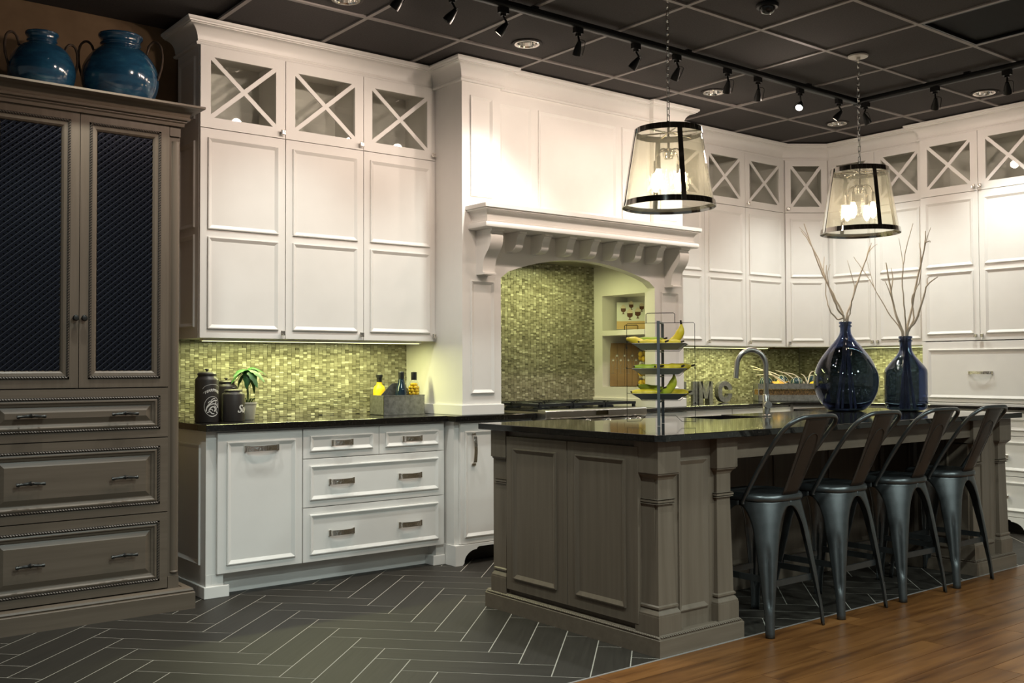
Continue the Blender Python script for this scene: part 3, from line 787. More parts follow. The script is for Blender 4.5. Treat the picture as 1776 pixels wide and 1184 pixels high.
def post(x0, y0, w_=.138, d_=.138):
    cx, cy = x0+w_/2, y0+d_/2; mb = MB()
    def sq(z0, z1, a, b=None):
        b = a if b is None else b; mb.taper(cx, cy, w_+a, d_+a, z0, w_+b, d_+b, z1)
    sq(.755, .889, 0)
    sq(.748, .755, -.010); sq(.738, .748, -.034, -.012); sq(.726, .738, -.046, -.034)
    sq(.645, .726, -.046); sq(.640, .645, -.046, -.026); sq(.632, .640, -.026); sq(.625, .632, -.026, -.048)
    sq(.205, .625, -.032, -.050)
    sq(.200, .205, -.018, -.032); sq(.192, .200, -.018); sq(.184, .192, -.030); sq(.168, .184, -.004, -.024); sq(.160, .168, -.004); sq(.085, .160, 0)
    return wb_(mb, 'column', GV, isl)
post(3.095, 2.945); post(3.468, 2.945); post(3.095, 3.975, .138, .12)
post(5.700, 2.945); post(6.010, 2.945)
for x0, x1 in ((3.255, 3.445), (5.85, 5.995)):
    wb_(face_ring(MB(), 'y', 0, x0, x1, .155, .803, PAN, 2.985), 'front_panel', GV, isl)
for y0, y1 in ((3.061, 3.512), (3.516, 3.966)):
    d = wb_(MB().box(3.093, 3.115, y0, y1, .113, .862), 'door', GV, isl, bevel=.0015)
    wb_(face_ring(MB(), 'x', -1, y0+.072, y1-.058, .170, .806, PAN, 3.093), 'panel', GV, d)
for y0, y1 in ((3.10, 3.32), (3.34, 3.54)):
    wb_(face_ring(MB(), 'x', -1, y0, y1, .14, .80, PAN, 5.705), 'side_panel', GV, isl)
bpf = [(0, 0), (.012, 0), (.012, .070), (.007, .073), (.007, .077), (-.004, .088), (-.02, .090)]
for x0, x1, nm in ((3.095, 3.610, 0), (5.70, 6.150, 1)):
    wb_(MB().sweep([(o, z) for o, z in bpf], [(x0, 4.13), (x0, 2.941), (x1, 2.941), (x1, 4.13)]).box(x0, x1, 2.941, 4.13, .0, .0855), 'base_moulding', GH, isl)
    m = MB(); rope(m, (x0, 2.9345, .081), (x1, 2.9345, .081), .0055, .013)
    m2 = MB(); rope(m2, (x0-.0065, 4.12, .081), (x0-.0065, 2.941, .081), .0055, .013)
    wb_(m, 'rope_moulding', GH, isl); wb_(m2, 'rope_moulding', GH, isl)
# worktop with sink cut-out and clipped corner
YK = 3.93; c = .03
itop = [(3.055+c, 2.892), (6.185, 2.892), (6.185, 4.15), (5.66, 4.15), (5.66, YK), (4.665, YK), (4.665, 3.575), (4.235, 3.575), (4.235, YK), (3.66, YK), (3.66, 4.15), (3.055, 4.15), (3.055, 2.892+c)]
iw = MB().prism(itop, 'z', ZI-.030, ZI).build('island_worktop', 'granite', bevel=.003)
tag(iw, 'black polished granite island worktop notched around an apron sink', 'worktop')
sk = thing('sink', 'dark steel apron-front sink set in the island worktop beside the faucet', 'sink', (4.45, 3.755, .68))
sx, sy = .2125, .182
MB().box(-sx, sx, sy-.022, sy+.0, .0, .236).box(-sx, sx, -sy, -sy+.012, .0, .198).box(-sx, -sx+.012, -sy+.012, sy-.022, 0, .198).box(sx-.012, sx, -sy+.012, sy-.022, 0, .198).box(-sx+.012, sx-.012, -sy+.012, sy-.022, 0, .012).build('basin', 'enamel_black', sk, bevel=.003)
MB().lathe([(0, .013), (.035, .013), (.04, .016), (.03, .018), (0, .015)], seg=20).build('drain', 'dark_chrome', sk, smooth=True)
# faucet
fc = thing('faucet', 'brushed steel gooseneck faucet with side lever behind the island sink', 'faucet', (4.715, 3.64, ZI), R(-42))
MB().lathe([(0, 0), (.026, 0), (.026, .006), (.021, .010), (.0205, .118), (.0165, .124), (0, .124)], seg=24).build('body', 'steel', fc, smooth=True)
pth = [(0, 0, .12), (0, 0, .285)]+[(-.082+.082*math.cos(a), 0, .285+.092*math.sin(a)) for a in [R(15*k) for k in range(1, 12)]]+[(-.166, 0, .265), (-.170, 0, .215)]
MB().tube(pth, [.0145]*(len(pth)-1)+[.0150], 16).build('spout', 'steel', fc, smooth=True, ang=60)
MB().cyl((0, -.01, .066), (-.0, -.072, .066), .0195, 20).build('valve', 'steel', fc, smooth=True)
MB().cyl((-.003, -.062, .07), (-.012, -.072, .19), .0035, 8).build('lever', 'steel', fc, smooth=True)

# ------------------------------------------------------------------ armoire
YA = 5.06
ar = thing('armoire', 'tall grey-brown armoire with lattice doors, rope moulding and three deep drawers', 'armoire', (1.372, 5.36, 0))
wb_(MB().box(.885, 1.858, YA+.022, 5.66, .105, 2.44), 'carcass', GV, ar)
def arm_post(x0, x1, s_):
    mb = MB(); mb.box(x0, x1, YA+.002, YA+.03, .105, .165).box(x0, x1, YA+.002, YA+.03, 2.375, 2.43).box(x0, x1, YA+.012, YA+.03, .165, 2.375)
    xc = (x0+x1)/2+s_*.006; pr2 = [(YA+.013, 0)]
    n = 8; v = []; r = .022
    poly = [(xc+r*math.cos(PI+PI*k/n), YA+.018+r*math.sin(PI+PI*k/n)*.75) for k in range(n+1)]
    mb.prism(poly, 'z', .19, 2.35)
    mb.lathe([(0, 0), (.02, 0), (.023, .006), (.019, .012), (0, .016)], xc, YA+.018, 12, .180)
    return wb_(mb, 'corner_post', GV, ar, smooth=True, ang=40)
arm_post(1.803, 1.858, 1); arm_post(.886, .941, -1)
wb_(MB().box(.944, 1.800, YA+.004, YA+.02, 2.432, 2.446).box(.886, 1.858, YA+.002, YA+.03, 2.43, 2.45), 'frieze', GH, ar)
cpf = [(0, 2.425), (.012, 2.425), (.014, 2.440), (.022, 2.446), (.022, 2.452), (.034, 2.456), (.036, 2.466), (.030, 2.472)]
for k in range(6):
    a = k/5*PI/2; cpf.append((.032+.050*(1-math.cos(a)), 2.474+.034*math.sin(a)))
cpf += [(.088, 2.510), (.092, 2.514), (.092, 2.524), (0, 2.524)]
wb_(MB().sweep(cpf, [(.885, 5.66), (.885, YA), (1.860, YA), (1.860, 5.66)]).box(.89, 1.855, YA+.01, 5.66, 2.505, 2.522), 'cornice', GH, ar, smooth=True, ang=40)
bpf = [(0, 0), (.05, 0), (.05, .080), (.046, .084), (.040, .086), (.044, .092), (.040, .101), (.028, .106), (0, .106)]
wb_(MB().sweep(bpf, [(.868, 5.66), (.868, YA), (1.875, YA), (1.875, 5.66)]).box(.87, 1.873, YA+.002, 5.66, 0, .104), 'base_moulding', GH, ar, smooth=True, ang=30)
BEAD = [(0, 0), (.002, .004), (.006, .005), (.010, .002), (.013, -.002), (.020, -.004), (.024, -.008)]
def rope_rect(parent, x0, x1, z0, z1, y):
    for a, b in (((x0, z0), (x1, z0)), ((x0, z1), (x1, z1)), ((x0, z0), (x0, z1)), ((x1, z0), (x1, z1))):
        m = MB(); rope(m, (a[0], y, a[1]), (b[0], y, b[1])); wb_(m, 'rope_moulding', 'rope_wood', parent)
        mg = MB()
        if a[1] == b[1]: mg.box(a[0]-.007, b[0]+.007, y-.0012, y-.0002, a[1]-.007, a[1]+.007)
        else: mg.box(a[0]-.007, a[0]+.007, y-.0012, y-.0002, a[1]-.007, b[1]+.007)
        wb_(mg, 'rope_shade_strip', 'rope_shadow', parent)  # flat dark strip, paints the shade around the rope
for s_, x0, x1 in ((0, .944, 1.3705), (1, 1.3735, 1.800)):
    z0, z1 = 1.112, 2.428; fr = .082
    dr = wb_(MB().ring(x0, x1, z0, z1, [(0, 0), (0, .022), (fr-.026, .022), (fr-.012, .020), (fr-.004, .014), (fr, .006), (fr, 0)], YA+.022, cap=False, close=True), 'lattice_door', GV, ar)
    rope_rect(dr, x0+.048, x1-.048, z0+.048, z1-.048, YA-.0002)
    a0, a1, b0, b1 = x0+fr, x1-fr, z0+fr, z1-fr
    wb_(MB().box(a0-.004, a1+.004, YA+.0205, YA+.0218, b0-.004, b1+.004), 'backing', 'lattice_back', dr)
    pitch = .0225; hw2 = .0070; rise = .86   # strips run at a shallow diagonal
    l_ = math.hypot(1, rise)
    for sgn, yy in ((1, YA+.009), (-1, YA+.0135)):
        c0 = -3.0
        cs = [k*pitch*l_ for k in range(-100, 200)]
        for c in cs:
            zc0 = b0+c
            # centreline z = zc0 + sgn*rise*(x-a0)
            nx, nz = -sgn*rise/l_, 1/l_
            p = (a0-.1, zc0-sgn*rise*.1); q = (a1+.1, zc0+sgn*rise*(a1-a0+.1))
            poly = [(p[0]+nx*hw2, p[1]+nz*hw2), (q[0]+nx*hw2, q[1]+nz*hw2), (q[0]-nx*hw2, q[1]-nz*hw2), (p[0]-nx*hw2, p[1]-nz*hw2)]
            poly = clip_rect(poly, a0, a1, b0, b1)
            if len(poly) < 3: continue
            # two crossing slopes give each strip a rounded face
            ms = MB().prism(poly, 'y', yy, yy+.0035)
            if sgn > 0:      # raised rib along the strip, its lighter metal paints in the highlight
                pr4 = [(p[0]+nx*(.0014+hw2*.5), p[1]+nz*(.0014+hw2*.5)), (q[0]+nx*(.0014+hw2*.5), q[1]+nz*(.0014+hw2*.5)), (q[0]+nx*(hw2*.5-.0008), q[1]+nz*(hw2*.5-.0008)), (p[0]+nx*(hw2*.5-.0008), p[1]+nz*(hw2*.5-.0008))]
                pr4 = clip_rect(pr4, a0, a1, b0, b1)
                if len(pr4) >= 3: wb_(MB().prism(pr4, 'y', yy-.002, yy), 'lattice_rib_highlight', 'lattice_rib_highlight', dr)
            wb_(ms, 'lattice_strip', 'lattice_metal', dr)
    kx = (x1-.018) if s_ == 0 else (x0+.018)
    wb_(MB().lathe([(0, 0), (.010, 0), (.006, .006), (.006, .012), (.013, .016), (.015, .022), (.011, .029), (0, .031)], seg=16).xform(Matrix.Translation((kx, YA, 1.443)) @ Matrix.Rotation(R(90), 4, 'X')), 'knob', 'pewter', dr, smooth=True)
for z0, z1 in ((.112, .487), (.492, .858), (.863, 1.106)):
    dr = wb_(MB().ring(.944, 1.800, z0, z1, [(0, 0), (0, .022), (.040, .022), (.052, .022), (.060, .026), (.064, .026), (.070, .019), (.080, .016), (.081, .012), (.084, .012), (.106, .021), (.108, .022)], YA+.022), 'drawer', GH, ar)
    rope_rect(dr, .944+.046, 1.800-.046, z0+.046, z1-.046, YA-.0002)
    zc = (z0+z1)/2
    for xc in (1.160, 1.583):
        pth = []; rad = []
        for k in range(17):
            t = -1+2*k/16
            pth.append((xc+t*.062, YA-.026-.004*math.cos(t*PI/2), zc+.002*math.cos(t*PI)))
            rad.append(.0062+.0055*math.exp(-(t/.13)**2)+.0035*math.exp(-((abs(t)-.93)/.1)**2)+.002*math.exp(-((abs(t)-.33)/.09)**2))
        wb_(MB().tube(pth, rad, 10).cyl((xc-.042, YA, zc), (xc-.042, YA-.026, zc), .004, 8).cyl((xc+.042, YA, zc), (xc+.042, YA-.026, zc), .004, 8), 'handle', 'pewter', dr, smooth=True, label='dark pewter turned handle')

# glazed vases on the armoire
def glazed_vase(label, x, y, r, hgt, neck, ha):
    t = thing('glazed_vase', label, 'vase', (x, y, 2.5245))
    pr3 = [(0, 0), (r*.55, 0), (r*.72, hgt*.06), (r*.93, hgt*.24), (r, hgt*.40), (r*.97, hgt*.54), (r*.84, hgt*.68), (r*.66, hgt*.78), (neck*1.0, hgt*.835), (neck*.97, hgt*.86), (neck*1.04, hgt*.88), (neck*1.0, hgt*.90), (neck*1.03, hgt*.945), (neck*1.13, hgt*.975), (neck*1.12, hgt), (neck*1.02, hgt*.99), (neck*.9, hgt*.9), (neck*.85, hgt*.84), (r*.6, hgt*.7), (0, hgt*.6)]
    mb = MB(); P = smooth_path([(a, 0, b) for a, b in pr3[1:17]], 3)
    mb.lathe([(0, 0)]+[(max(p.x, .001), p.z) for p in P]+[(r*.5, hgt*.65), (0, hgt*.6)], seg=48).build('body', 'blue_glaze', t, smooth=True, ang=70)
    for s_ in (-1, 1):
        c, sn = math.cos(ha), math.sin(ha)
        pp = [(r*.70, hgt*.76), (r*.78, hgt*.88), (r*.92, hgt*.93), (r*1.07, hgt*.88), (r*1.13, hgt*.74), (r*1.10, hgt*.58), (r*1.0, hgt*.42)]
        P = smooth_path([(s_*a*c, s_*a*sn, b) for a, b in pp], 5)
        MB().tube(P, [.006 if i % 4 else .0072 for i in range(len(P))], 8).build('loop_handle', 'iron_rust', t, smooth=True)
glazed_vase('smaller blue glazed two-handled vase on top of the armoire', 1.262, 5.33, .155, .330, .068, R(8))
glazed_vase('larger blue glazed two-handled vase on armoire next to white cabinet', 1.640, 5.33, .188, .392, .096, R(-35))

# ------------------------------------------------------------------ bar stools
def rsq(h_, rc, s_):
    # point on a rounded square (half size h_, corner radius rc) around the corner (-,-); s_ signed arc length, 0 = corner middle
    q = PI/4*rc
    cx = -(h_-rc)
    if abs(s_) <= q:
        a = PI*1.25+(s_/rc if rc > 0 else 0)
        return (cx+rc*math.cos(a), cx+rc*math.sin(a)), (math.cos(a), math.sin(a))
    if s_ > 0: return (cx+(s_-q), -h_), (0, -1)
    return (-h_, cx+(-s_-q)), (-1, 0)
def make_stool():
    t = thing('bar_stool', 'gunmetal', 'bar stool')
    zt, zs = .622, .560
    # seat pan: rounded square top with rolled edge
    n = 48; mb = MB(); rows = []
    def sq_ring(h_, rc, z):
        pts = []
        for k in range(4):
            for j in range(12):
                a = PI+PI/2*k+PI/2*j/11
                cxx = [-1, 1, 1, -1][k]*(h_-rc); cyy = [-1, -1, 1, 1][k]*(h_-rc)
                pts.append((cxx+rc*math.cos(a), cyy+rc*math.sin(a), z))
        return pts
    rings = [sq_ring(.166, .122, zt-.034), sq_ring(.169, .124, zt-.030), sq_ring(.170, .125, zt-.020), sq_ring(.166, .122, zt-.008), sq_ring(.155, .114, zt-.001), sq_ring(.140, .103, zt), sq_ring(.128, .094, zt-.003), sq_ring(.06, .044, zt-.006)]
    v = [p for r_ in rings for p in r_]; N_ = 48; f = []
    for i in range(len(rings)-1):
        for k in range(N_): f.append((i*N_+k, i*N_+(k+1) % N_, (i+1)*N_+(k+1) % N_, (i+1)*N_+k))
    f.append(tuple(range((len(rings)-1)*N_, len(rings)*N_)))
    mb.add(v, f).build('seat', 'gunmetal', t, smooth=True, ang=50)
    # four sheet-metal legs that meet in arches under the seat
    lm = MB(); NS = 17; v = []; f = []
    zs_ = [zt-.030, .580, .566]+[.565-.145*(k/16)**2 for k in range(17)]+[.42-.42*k/22 for k in range(1, 23)]; NZ = len(zs_)-1
    tab = [(0, .025), (.08, .026), (.115, .029), (.26, .046), (.42, .064)]
    for z in zs_:
        t_ = 1-z/(zt-.030)
        h_ = .162+.046*t_; rc = .105*(1-t_)**2.2+.020
        half = h_-rc+PI/4*rc
        if z > .565: w_ = half
        elif z > .42: w_ = half-(half-.064)*math.sqrt(max(0, 1-(1-(.565-z)/.145)**2))
        else:
            for (za, wa), (zb_, wb2) in zip(tab, tab[1:]):
                if za <= z <= zb_: w_ = wa+(wb2-wa)*(z-za)/(zb_-za)
        for j in range(NS):
            s_ = -w_+2*w_*j/(NS-1)
            (x, y), (nx, ny) = rsq(h_, rc, s_)
            gr = 0
            if .125 < z < .40:
                e = min(1, (z-.125)/.02, (.40-z)/.06); gr = .011*e*math.exp(-(s_/.010)**2)
            v.append((x-nx*gr, y-ny*gr, z))
    for i in range(NZ):
        for j in range(NS-1): f.append((i*NS+j, (i+1)*NS+j, (i+1)*NS+j+1, i*NS+j+1))
    lm.add(v, f); me = lm.mesh('leg', 'gunmetal', True, 60)
    for k in range(4):
        o = link('leg', me, t, (0, 0, 0), (0, 0, k*PI/2))
        m = o.modifiers.new('sheet', 'SOLIDIFY'); m.thickness = .0035; m.offset = -1
    # stretchers
    zb = .225; hh = .176
    sm = MB().box(-.145, .145, -.004, .004, -.014, .014).mesh('stretcher', 'gunmetal')
    for k in range(4):
        a = k*PI/2; link('stretcher', sm, t, (-(hh-.008)*math.sin(a+PI), (hh-.008)*math.cos(a+PI), zb+(.02 if k % 2 else 0)), (0, 0, a))
    # back hoop and splat
    hp = [(-.163, -.025, .572), (-.165, -.035, .60), (-.172, -.125, .74), (-.182, -.235, .885), (-.170, -.290, .945), (-.125, -.318, .972), (-.06, -.328, .978), (.06, -.328, .978), (.125, -.318, .972), (.170, -.290, .945), (.182, -.235, .885), (.172, -.125, .74), (.165, -.035, .60), (.163, -.025, .572)]
    MB().tube(smooth_path(hp, 6), .0105, 12).build('back_hoop', 'gunmetal', t, smooth=True)
    sp = []; n = 14
    for i in range(n+1):
        u_ = i/n; y = -.160-.168*u_**.95; z = .612+.368*u_; hw3 = .056+.034*u_**1.3
        sp.append((y, z, hw3))
    v = []; f = []
    for y, z, a in sp:
        for k in range(7):
            x = -a+2*a*k/6; bow = .004*(1-(x/a)**2)
            v.append((x, y-bow, z))
    for i in range(n):
        for k in range(6): f.append((i*7+k, i*7+k+1, i*7+8+k, i*7+7+k))
    o = MB().add(v, f).build('splat', 'stool_back', t, smooth=True)
    m = o.modifiers.new('sheet', 'SOLIDIFY'); m.thickness = .004
    arc = [(-.046, .70), (-.050, .80), (-.047, .845), (-.033, .885), (0, .900), (.033, .885), (.047, .845), (.050, .80), (.046, .70)]
    def on_splat(x, z):
        u_ = (z-.612)/.368; return (x, -.160-.168*u_**.95-.0055, z)
    MB().tube([on_splat(*(p[0], p[1])) for p in [(v_.x, v_.y) for v_ in smooth_path([(a, b, 0) for a, b in arc], 4)]], .0016, 6).build('pressed_arch', 'stool_back', o, smooth=True)
    return t
st0 = make_stool()
SL = ['gunmetal bar stool tucked at the island end with the fruit stand', 'second gunmetal bar stool counting from the fruit stand end', 'third gunmetal bar stool counting from the fruit stand end', 'last gunmetal bar stool, at the island end near the drawer cabinet']
for i, x in enumerate((3.885, 4.415, 4.975, 5.490)):
    o = st0 if i == 0 else copy_tree(st0)
    o.location = (x, 3.035, .001); o['label'] = SL[i]; o['group'] = 'bar stools along the island'
    o.rotation_euler = (0, 0, R((0, 1.0, -1.5, .5)[i]))

# ------------------------------------------------------------------ pendants
def make_pendant():
    t = thing('pendant_lamp', 'p', 'pendant lamp')       # origin at the bottom ring centre
    H_ = .40; rt, rb = .168, .236
    def band(r0, r1, z0, z1, th=.004):
        return MB().lathe([(r0, z0), (r1, z1), (r1-th, z1), (r0-th, z0), (r0, z0)], seg=64)
    band(rb+.002, rb-.004, 0, .030).build('bottom_ring', 'dark_chrome', t, smooth=True, ang=50)
    band(rt+.006, rt+.002, H_-.030, H_).build('top_ring', 'dark_chrome', t, smooth=True, ang=50)
    gl = MB().lathe([(rb-.008, .012), (rt-.002, H_-.012), (rt-.006, H_-.012), (rb-.012, .012), (rb-.008, .012)], seg=64).build('glass_shade', 'seeded_glass', t, smooth=True, ang=60)
    for k in range(4):
        a = R(61)+k*PI/2; c, s_ = math.cos(a), math.sin(a); w2 = .0125
        v = []
        for r_, z in ((rb+.003, .004), (rt+.007, H_-.004), (rt+.003, H_-.004), (rb-.001, .004)):
            for e in (-w2, w2): v.append((r_*c-e*s_, r_*s_+e*c, z))
        MB().add(v, [(0, 1, 3, 2), (2, 3, 5, 4), (4, 5, 7, 6), (6, 7, 1, 0), (0, 2, 4, 6), (1, 7, 5, 3)]).build('strap', 'dark_chrome', t)
    MB().cyl((0, 0, H_-.12), (0, 0, H_+.012), .007, 12).lathe([(0, 0), (.022, .004), (.03, .02), (.03, .04), (.018, .055), (0, .06)], 0, 0, 24, H_-.155).build('stem', 'chrome', t, smooth=True)
    sp = MB()
    for k in range(3): a = k*PI/3; sp.cyl((-(rt-.0)*math.cos(a), -(rt-.0)*math.sin(a), H_-.018), ((rt-.0)*math.cos(a), (rt-.0)*math.sin(a), H_-.018), .004, 8)
    sp.build('spider', 'chrome', t, smooth=True)
    for k in range(4):
        a = R(5)+k*PI/2; c, s_ = math.cos(a), math.sin(a)
        arm = MB().tube(smooth_path([(0, 0, H_-.115), (.035*c, .035*s_, H_-.105), (.065*c, .065*s_, H_-.115), (.084*c, .084*s_, H_-.150)], 5), .0045, 8).cyl((.084*c, .084*s_, H_-.150), (.084*c, .084*s_, H_-.215), .0125, 14).build('socket_arm', 'chrome', t, smooth=True)
        MB().lathe([(0, -.10), (.008, -.095), (.019, -.075), (.023, -.055), (.020, -.03), (.012, -.008), (.011, 0), (0, 0)], .084*c, .084*s_, 18, H_-.212).build('bulb', 'bulb', t, smooth=True)
    MB().tube([(.016*math.cos(2*PI*k/16), 0, H_+.026+.016*math.sin(2*PI*k/16)) for k in range(16)], .0028, 8, closed=True).build('loop', 'chrome', t, smooth=True)
    zt = ZT-2.01-.02; z = H_+.040
    lk = MB().tube([(.0075*math.cos(2*PI*k/14), 0, (.0135 if math.sin(2*PI*k/14) > 0 else -.0135)+.0075*math.sin(2*PI*k/14)) for k in range(14)], .0022, 6, closed=True).mesh('chain_link', 'chrome', True)
    i = 0
    while z+.018 < zt:
        link('chain_link', lk, t, (0, 0, z+.0155), (0, 0, 0 if i % 2 else PI/2)); z += .0345; i += 1
    MB().lathe([(0, -.028), (.012, -.026), (.014, -.012), (.058, -.010), (.060, -.004), (.060, 0), (0, 0)], 0, 0, 36, ZT-2.01).build('canopy', 'canopy_white', t, smooth=True)
    return t
pn = make_pendant(); pn.location = (3.815, 3.54, 2.01); pn['label'] = 'chrome framed glass drum pendant hanging above the fruit stand half of the island'
pn2 = copy_tree(pn); pn2.location = (5.515, 3.54, 2.01); pn2['label'] = 'chrome framed glass drum pendant hanging above the blue glass bottles'
for o in (pn, pn2):
    o['group'] = 'pendants over the island'

# ------------------------------------------------------------------ track lighting
tr = thing('light_track', 'black ceiling light track running above the hood, turning a corner toward the right', 'light track', (4.4, 4.10, 3.06))
wb_(MB().box(1.7, 6.40, 4.078, 4.122, 3.058, 3.098), 'rail', 'black_metal', tr, bevel=.012)
wb_(MB().box(6.358, 6.402, 1.6, 4.078, 3.058, 3.098), 'rail', 'black_metal', tr, bevel=.012)
wb_(MB().box(6.355, 6.405, 4.075, 4.125, 3.052, 3.096), 'corner_joint', 'black_metal', tr, bevel=.004)
for x in (2.2, 3.4, 4.6, 5.8): wb_(MB().box(x-.02, x+.02, 4.09, 4.11, 3.09, ZT), 'ceiling_clip', 'black_metal', tr)
for y in (3.3, 2.3): wb_(MB().box(6.37, 6.39, y-.02, y+.02, 3.09, ZT), 'ceiling_clip', 'black_metal', tr)
lampb = MB().lathe([(0, .045), (.012, .045), (.015, .03), (.020, .01), (.026, -.02), (.028, -.05), (.0255, -.05), (.0235, -.03)], seg=20).mesh('lamp_body', 'black_metal', True, 60)
lampf = MB().lathe([(0, -.030), (.012, -.032), (.0245, -.044)], seg=20).mesh('lamp_face', 'lamp_face', True)
lampfb = MB().lathe([(0, -.030), (.012, -.032), (.0245, -.044)], seg=20).mesh('lamp_face', 'lamp_face_bright', True)
adp = MB().box(-.028, .028, -.013, .013, -.030, 0).box(-.012, .012, -.010, .010, -.045, -.030).mesh('adapter', 'black_metal')
def track_head(label, loc, target, power, ang=46, face=None):
    t = thing('track_spotlight', label, 'spotlight', loc, 0, 'spotlights on the ceiling track')
    link('adapter', adp, t, (0, 0, 0), (0, 0, 0 if loc[0] < 6.3 else PI/2))
    d = (Vector(target)-Vector((loc[0], loc[1], loc[2]-.115))).normalized()
    hz = Vector((d.x, d.y, 0)); hz = hz.normalized() if hz.length > 1e-3 else Vector((1, 0, 0))
    pv = Vector((0, 0, -.105))
    MB().cyl((0, 0, -.045), pv-d*.030, .006, 8).build('stem', 'black_metal', t, smooth=True)
    sd = hz.cross(Vector((0, 0, 1)))
    c = pv
    MB().tube(smooth_path([c+sd*.0-d*.04, c+sd*.032-d*.035, c+sd*.036, c+sd*.033+d*.04], 4), .0022, 6).build('yoke', 'black_metal', t, smooth=True)
    q = d.to_track_quat('-Z', 'Y')
    b = link('lamp_body', lampb, t, pv+d*.005); b.scale = (.9, .9, .78); b.rotation_mode = 'QUATERNION'; b.rotation_quaternion = q
    link('lamp_face', face or lampf, b)
    src = Vector(loc)+pv+d*.075
    if power: spot('track_spot', src, target, power*K*0.285, ang, 0.5, (1, .81, .68), .03)
ZR = 3.058
HEADS = [
    ((2.557, 4.10), (2.207, 4.700, 2.15), 56, 'black spotlight aimed at the first glass-topped cabinet beside the armoire'),
    ((2.865, 4.10), (2.415, 4.600, 2.15), 62, 'black spotlight aimed at the middle of three white cabinets'),
    ((3.188, 4.10), (2.688, 4.550, 2.15), 58, 'black spotlight aimed at the cabinet touching the hood'),
    ((3.707, 4.10), (3.857, 4.550, 2.15), 40, 'black spotlight before the left hood pilaster, loop yoke hanging down'),
    ((4.153, 4.10), (3.853, 4.650, 2.15), 50, 'black spotlight aimed at the hood chimney, left of the pendant chain'),
    ((4.496, 4.10), (4.596, 4.700, 2.15), 50, 'black spotlight just right of the first pendant chain'),
    ((4.959, 4.10), (5.309, 4.600, 2.15), 46, 'black spotlight in front of a downlight by the right hood pilaster'),
    ((5.259, 4.10), (5.659, 4.550, 2.15), 46, 'black spotlight with loop yoke, next after the downlight'),
    ((5.703, 4.10), (3.65, 3.30, 1.0), 22, 'black spotlight with a brilliant bare lamp face'),
    ((6.145, 4.10), (5.795, 4.600, 2.15), 46, 'black spotlight hiding a downlight close to the track corner'),
    ((6.38, 4.040), (6.880, 3.940, 2.15), 40, 'black spotlight at the track corner behind the second pendant chain'),
    ((6.38, 3.522), (6.830, 3.872, 2.15), 36, 'black spotlight aimed at the hutch, left of the last downlight'),
    ((6.38, 3.043), (6.880, 3.243, 2.15), 32, 'black spotlight on the track right of the last downlight'),
]
for (x, y), tg, p, lb in HEADS:
    track_head(lb, (x, y, ZR), tg, p, 165, lampfb if 'brilliant' in lb else None)
track_head('black spotlight further left on the track, out of frame', (1.95, 4.10, ZR), (1.35, 5.06, 1.9), 40, 100)

# ------------------------------------------------------------------ recessed downlights, dome
CL = ['recessed chrome downlight over the cabinet next to the armoire', 'recessed chrome downlight over the left hood pilaster', 'recessed chrome downlight over the right hood pilaster', 'recessed chrome downlight by the track corner', 'recessed chrome downlight over the hutch']
for (x, y), lb in zip(CANS, CL):
    t = thing('recessed_downlight', lb, 'downlight', (x, y, ZT), 0, 'recessed downlights')
    MB().lathe([(.088, .006), (.090, .002), (.086, 0), (.078, -.001), (.074, .004)], seg=40).build('dark_trim', 'ceiling_tile', t, smooth=True)
    MB().lathe([(.076, .003), (.074, -.002), (.062, -.001), (.058, .006)], seg=40).build('trim_ring', 'can_reflector', t, smooth=True)
    MB().lathe([(.060, .002), (.056, .03), (.050, .06), (.046, .075)], seg=40).build('reflector', 'can_reflector', t, smooth=True)
    MB().lathe([(0, .070), (.047, .072)], seg=24).build('lamp', 'can_lamp', t)
t = thing('ceiling_dome', 'dark smoked dome detector on the ceiling near the second pendant', 'detector', (4.353, 3.328, ZT))
MB().lathe([(0, -.02), (.055, -.018), (.060, -.008), (.060, 0), (0, 0)], seg=36).build('base', 'black_metal', t, smooth=True)
MB().lathe([(.042, -.018), (.040, -.032), (.030, -.044), (.015, -.050), (0, -.052)], seg=36).build('dome', 'dome_dark', t, smooth=True)

# ------------------------------------------------------------------ text helper
def text_verts(body, size, shear=0.0, offset=0.0):
    c = bpy.data.curves.new('t', 'FONT'); c.body = body; c.size = size; c.align_x = 'CENTER'; c.shear = shear; c.offset = offset; c.resolution_u = 3
    o = bpy.data.objects.new('t', c); col.objects.link(o)
    dg = bpy.context.evaluated_depsgraph_get(); me = bpy.data.meshes.new_from_object(o.evaluated_get(dg))
    v = [tuple(p.co) for p in me.vertices]; f = [tuple(p.vertices) for p in me.polygons]
    bpy.data.objects.remove(o); bpy.data.meshes.remove(me)
    return v, f
def wrap(v, r, a0, z0):
    return [(r*math.cos(a0+p[0]/r), r*math.sin(a0+p[0]/r), z0+p[1]) for p in v]

# ------------------------------------------------------------------ left worktop things
def canister(label, x, y, r, hgt, knob=True):
    t = thing('canister', label, 'canister', (x, y, ZC+.001), 0, 'black tin canisters')
    b = MB().lathe([(0, 0), (r*.98, 0), (r, .004), (r, hgt*.80), (r*.97, hgt*.825), (r*.80, hgt*.86), (r*.76, hgt*.88), (r*.76, hgt*.90), (0, hgt*.90)], seg=40).build('body', 'canister_tin', t, smooth=True, ang=40)
    l = MB().lathe([(r*.72, hgt*.895), (r*.80, hgt*.90), (r*.80, hgt*.925), (r*.70, hgt*.95), (r*.3, hgt*.965), (0, hgt*.968)], seg=40).build('lid', 'canister_tin', t, smooth=True)
    MB().lathe([(0, hgt*.96), (.005, hgt*.965), (.005, hgt*.985), (.012, hgt*1.0), (.010, hgt*1.02), (0, hgt*1.022)], seg=14).build('lid_knob', 'pewter', l, smooth=True)
    return t, b
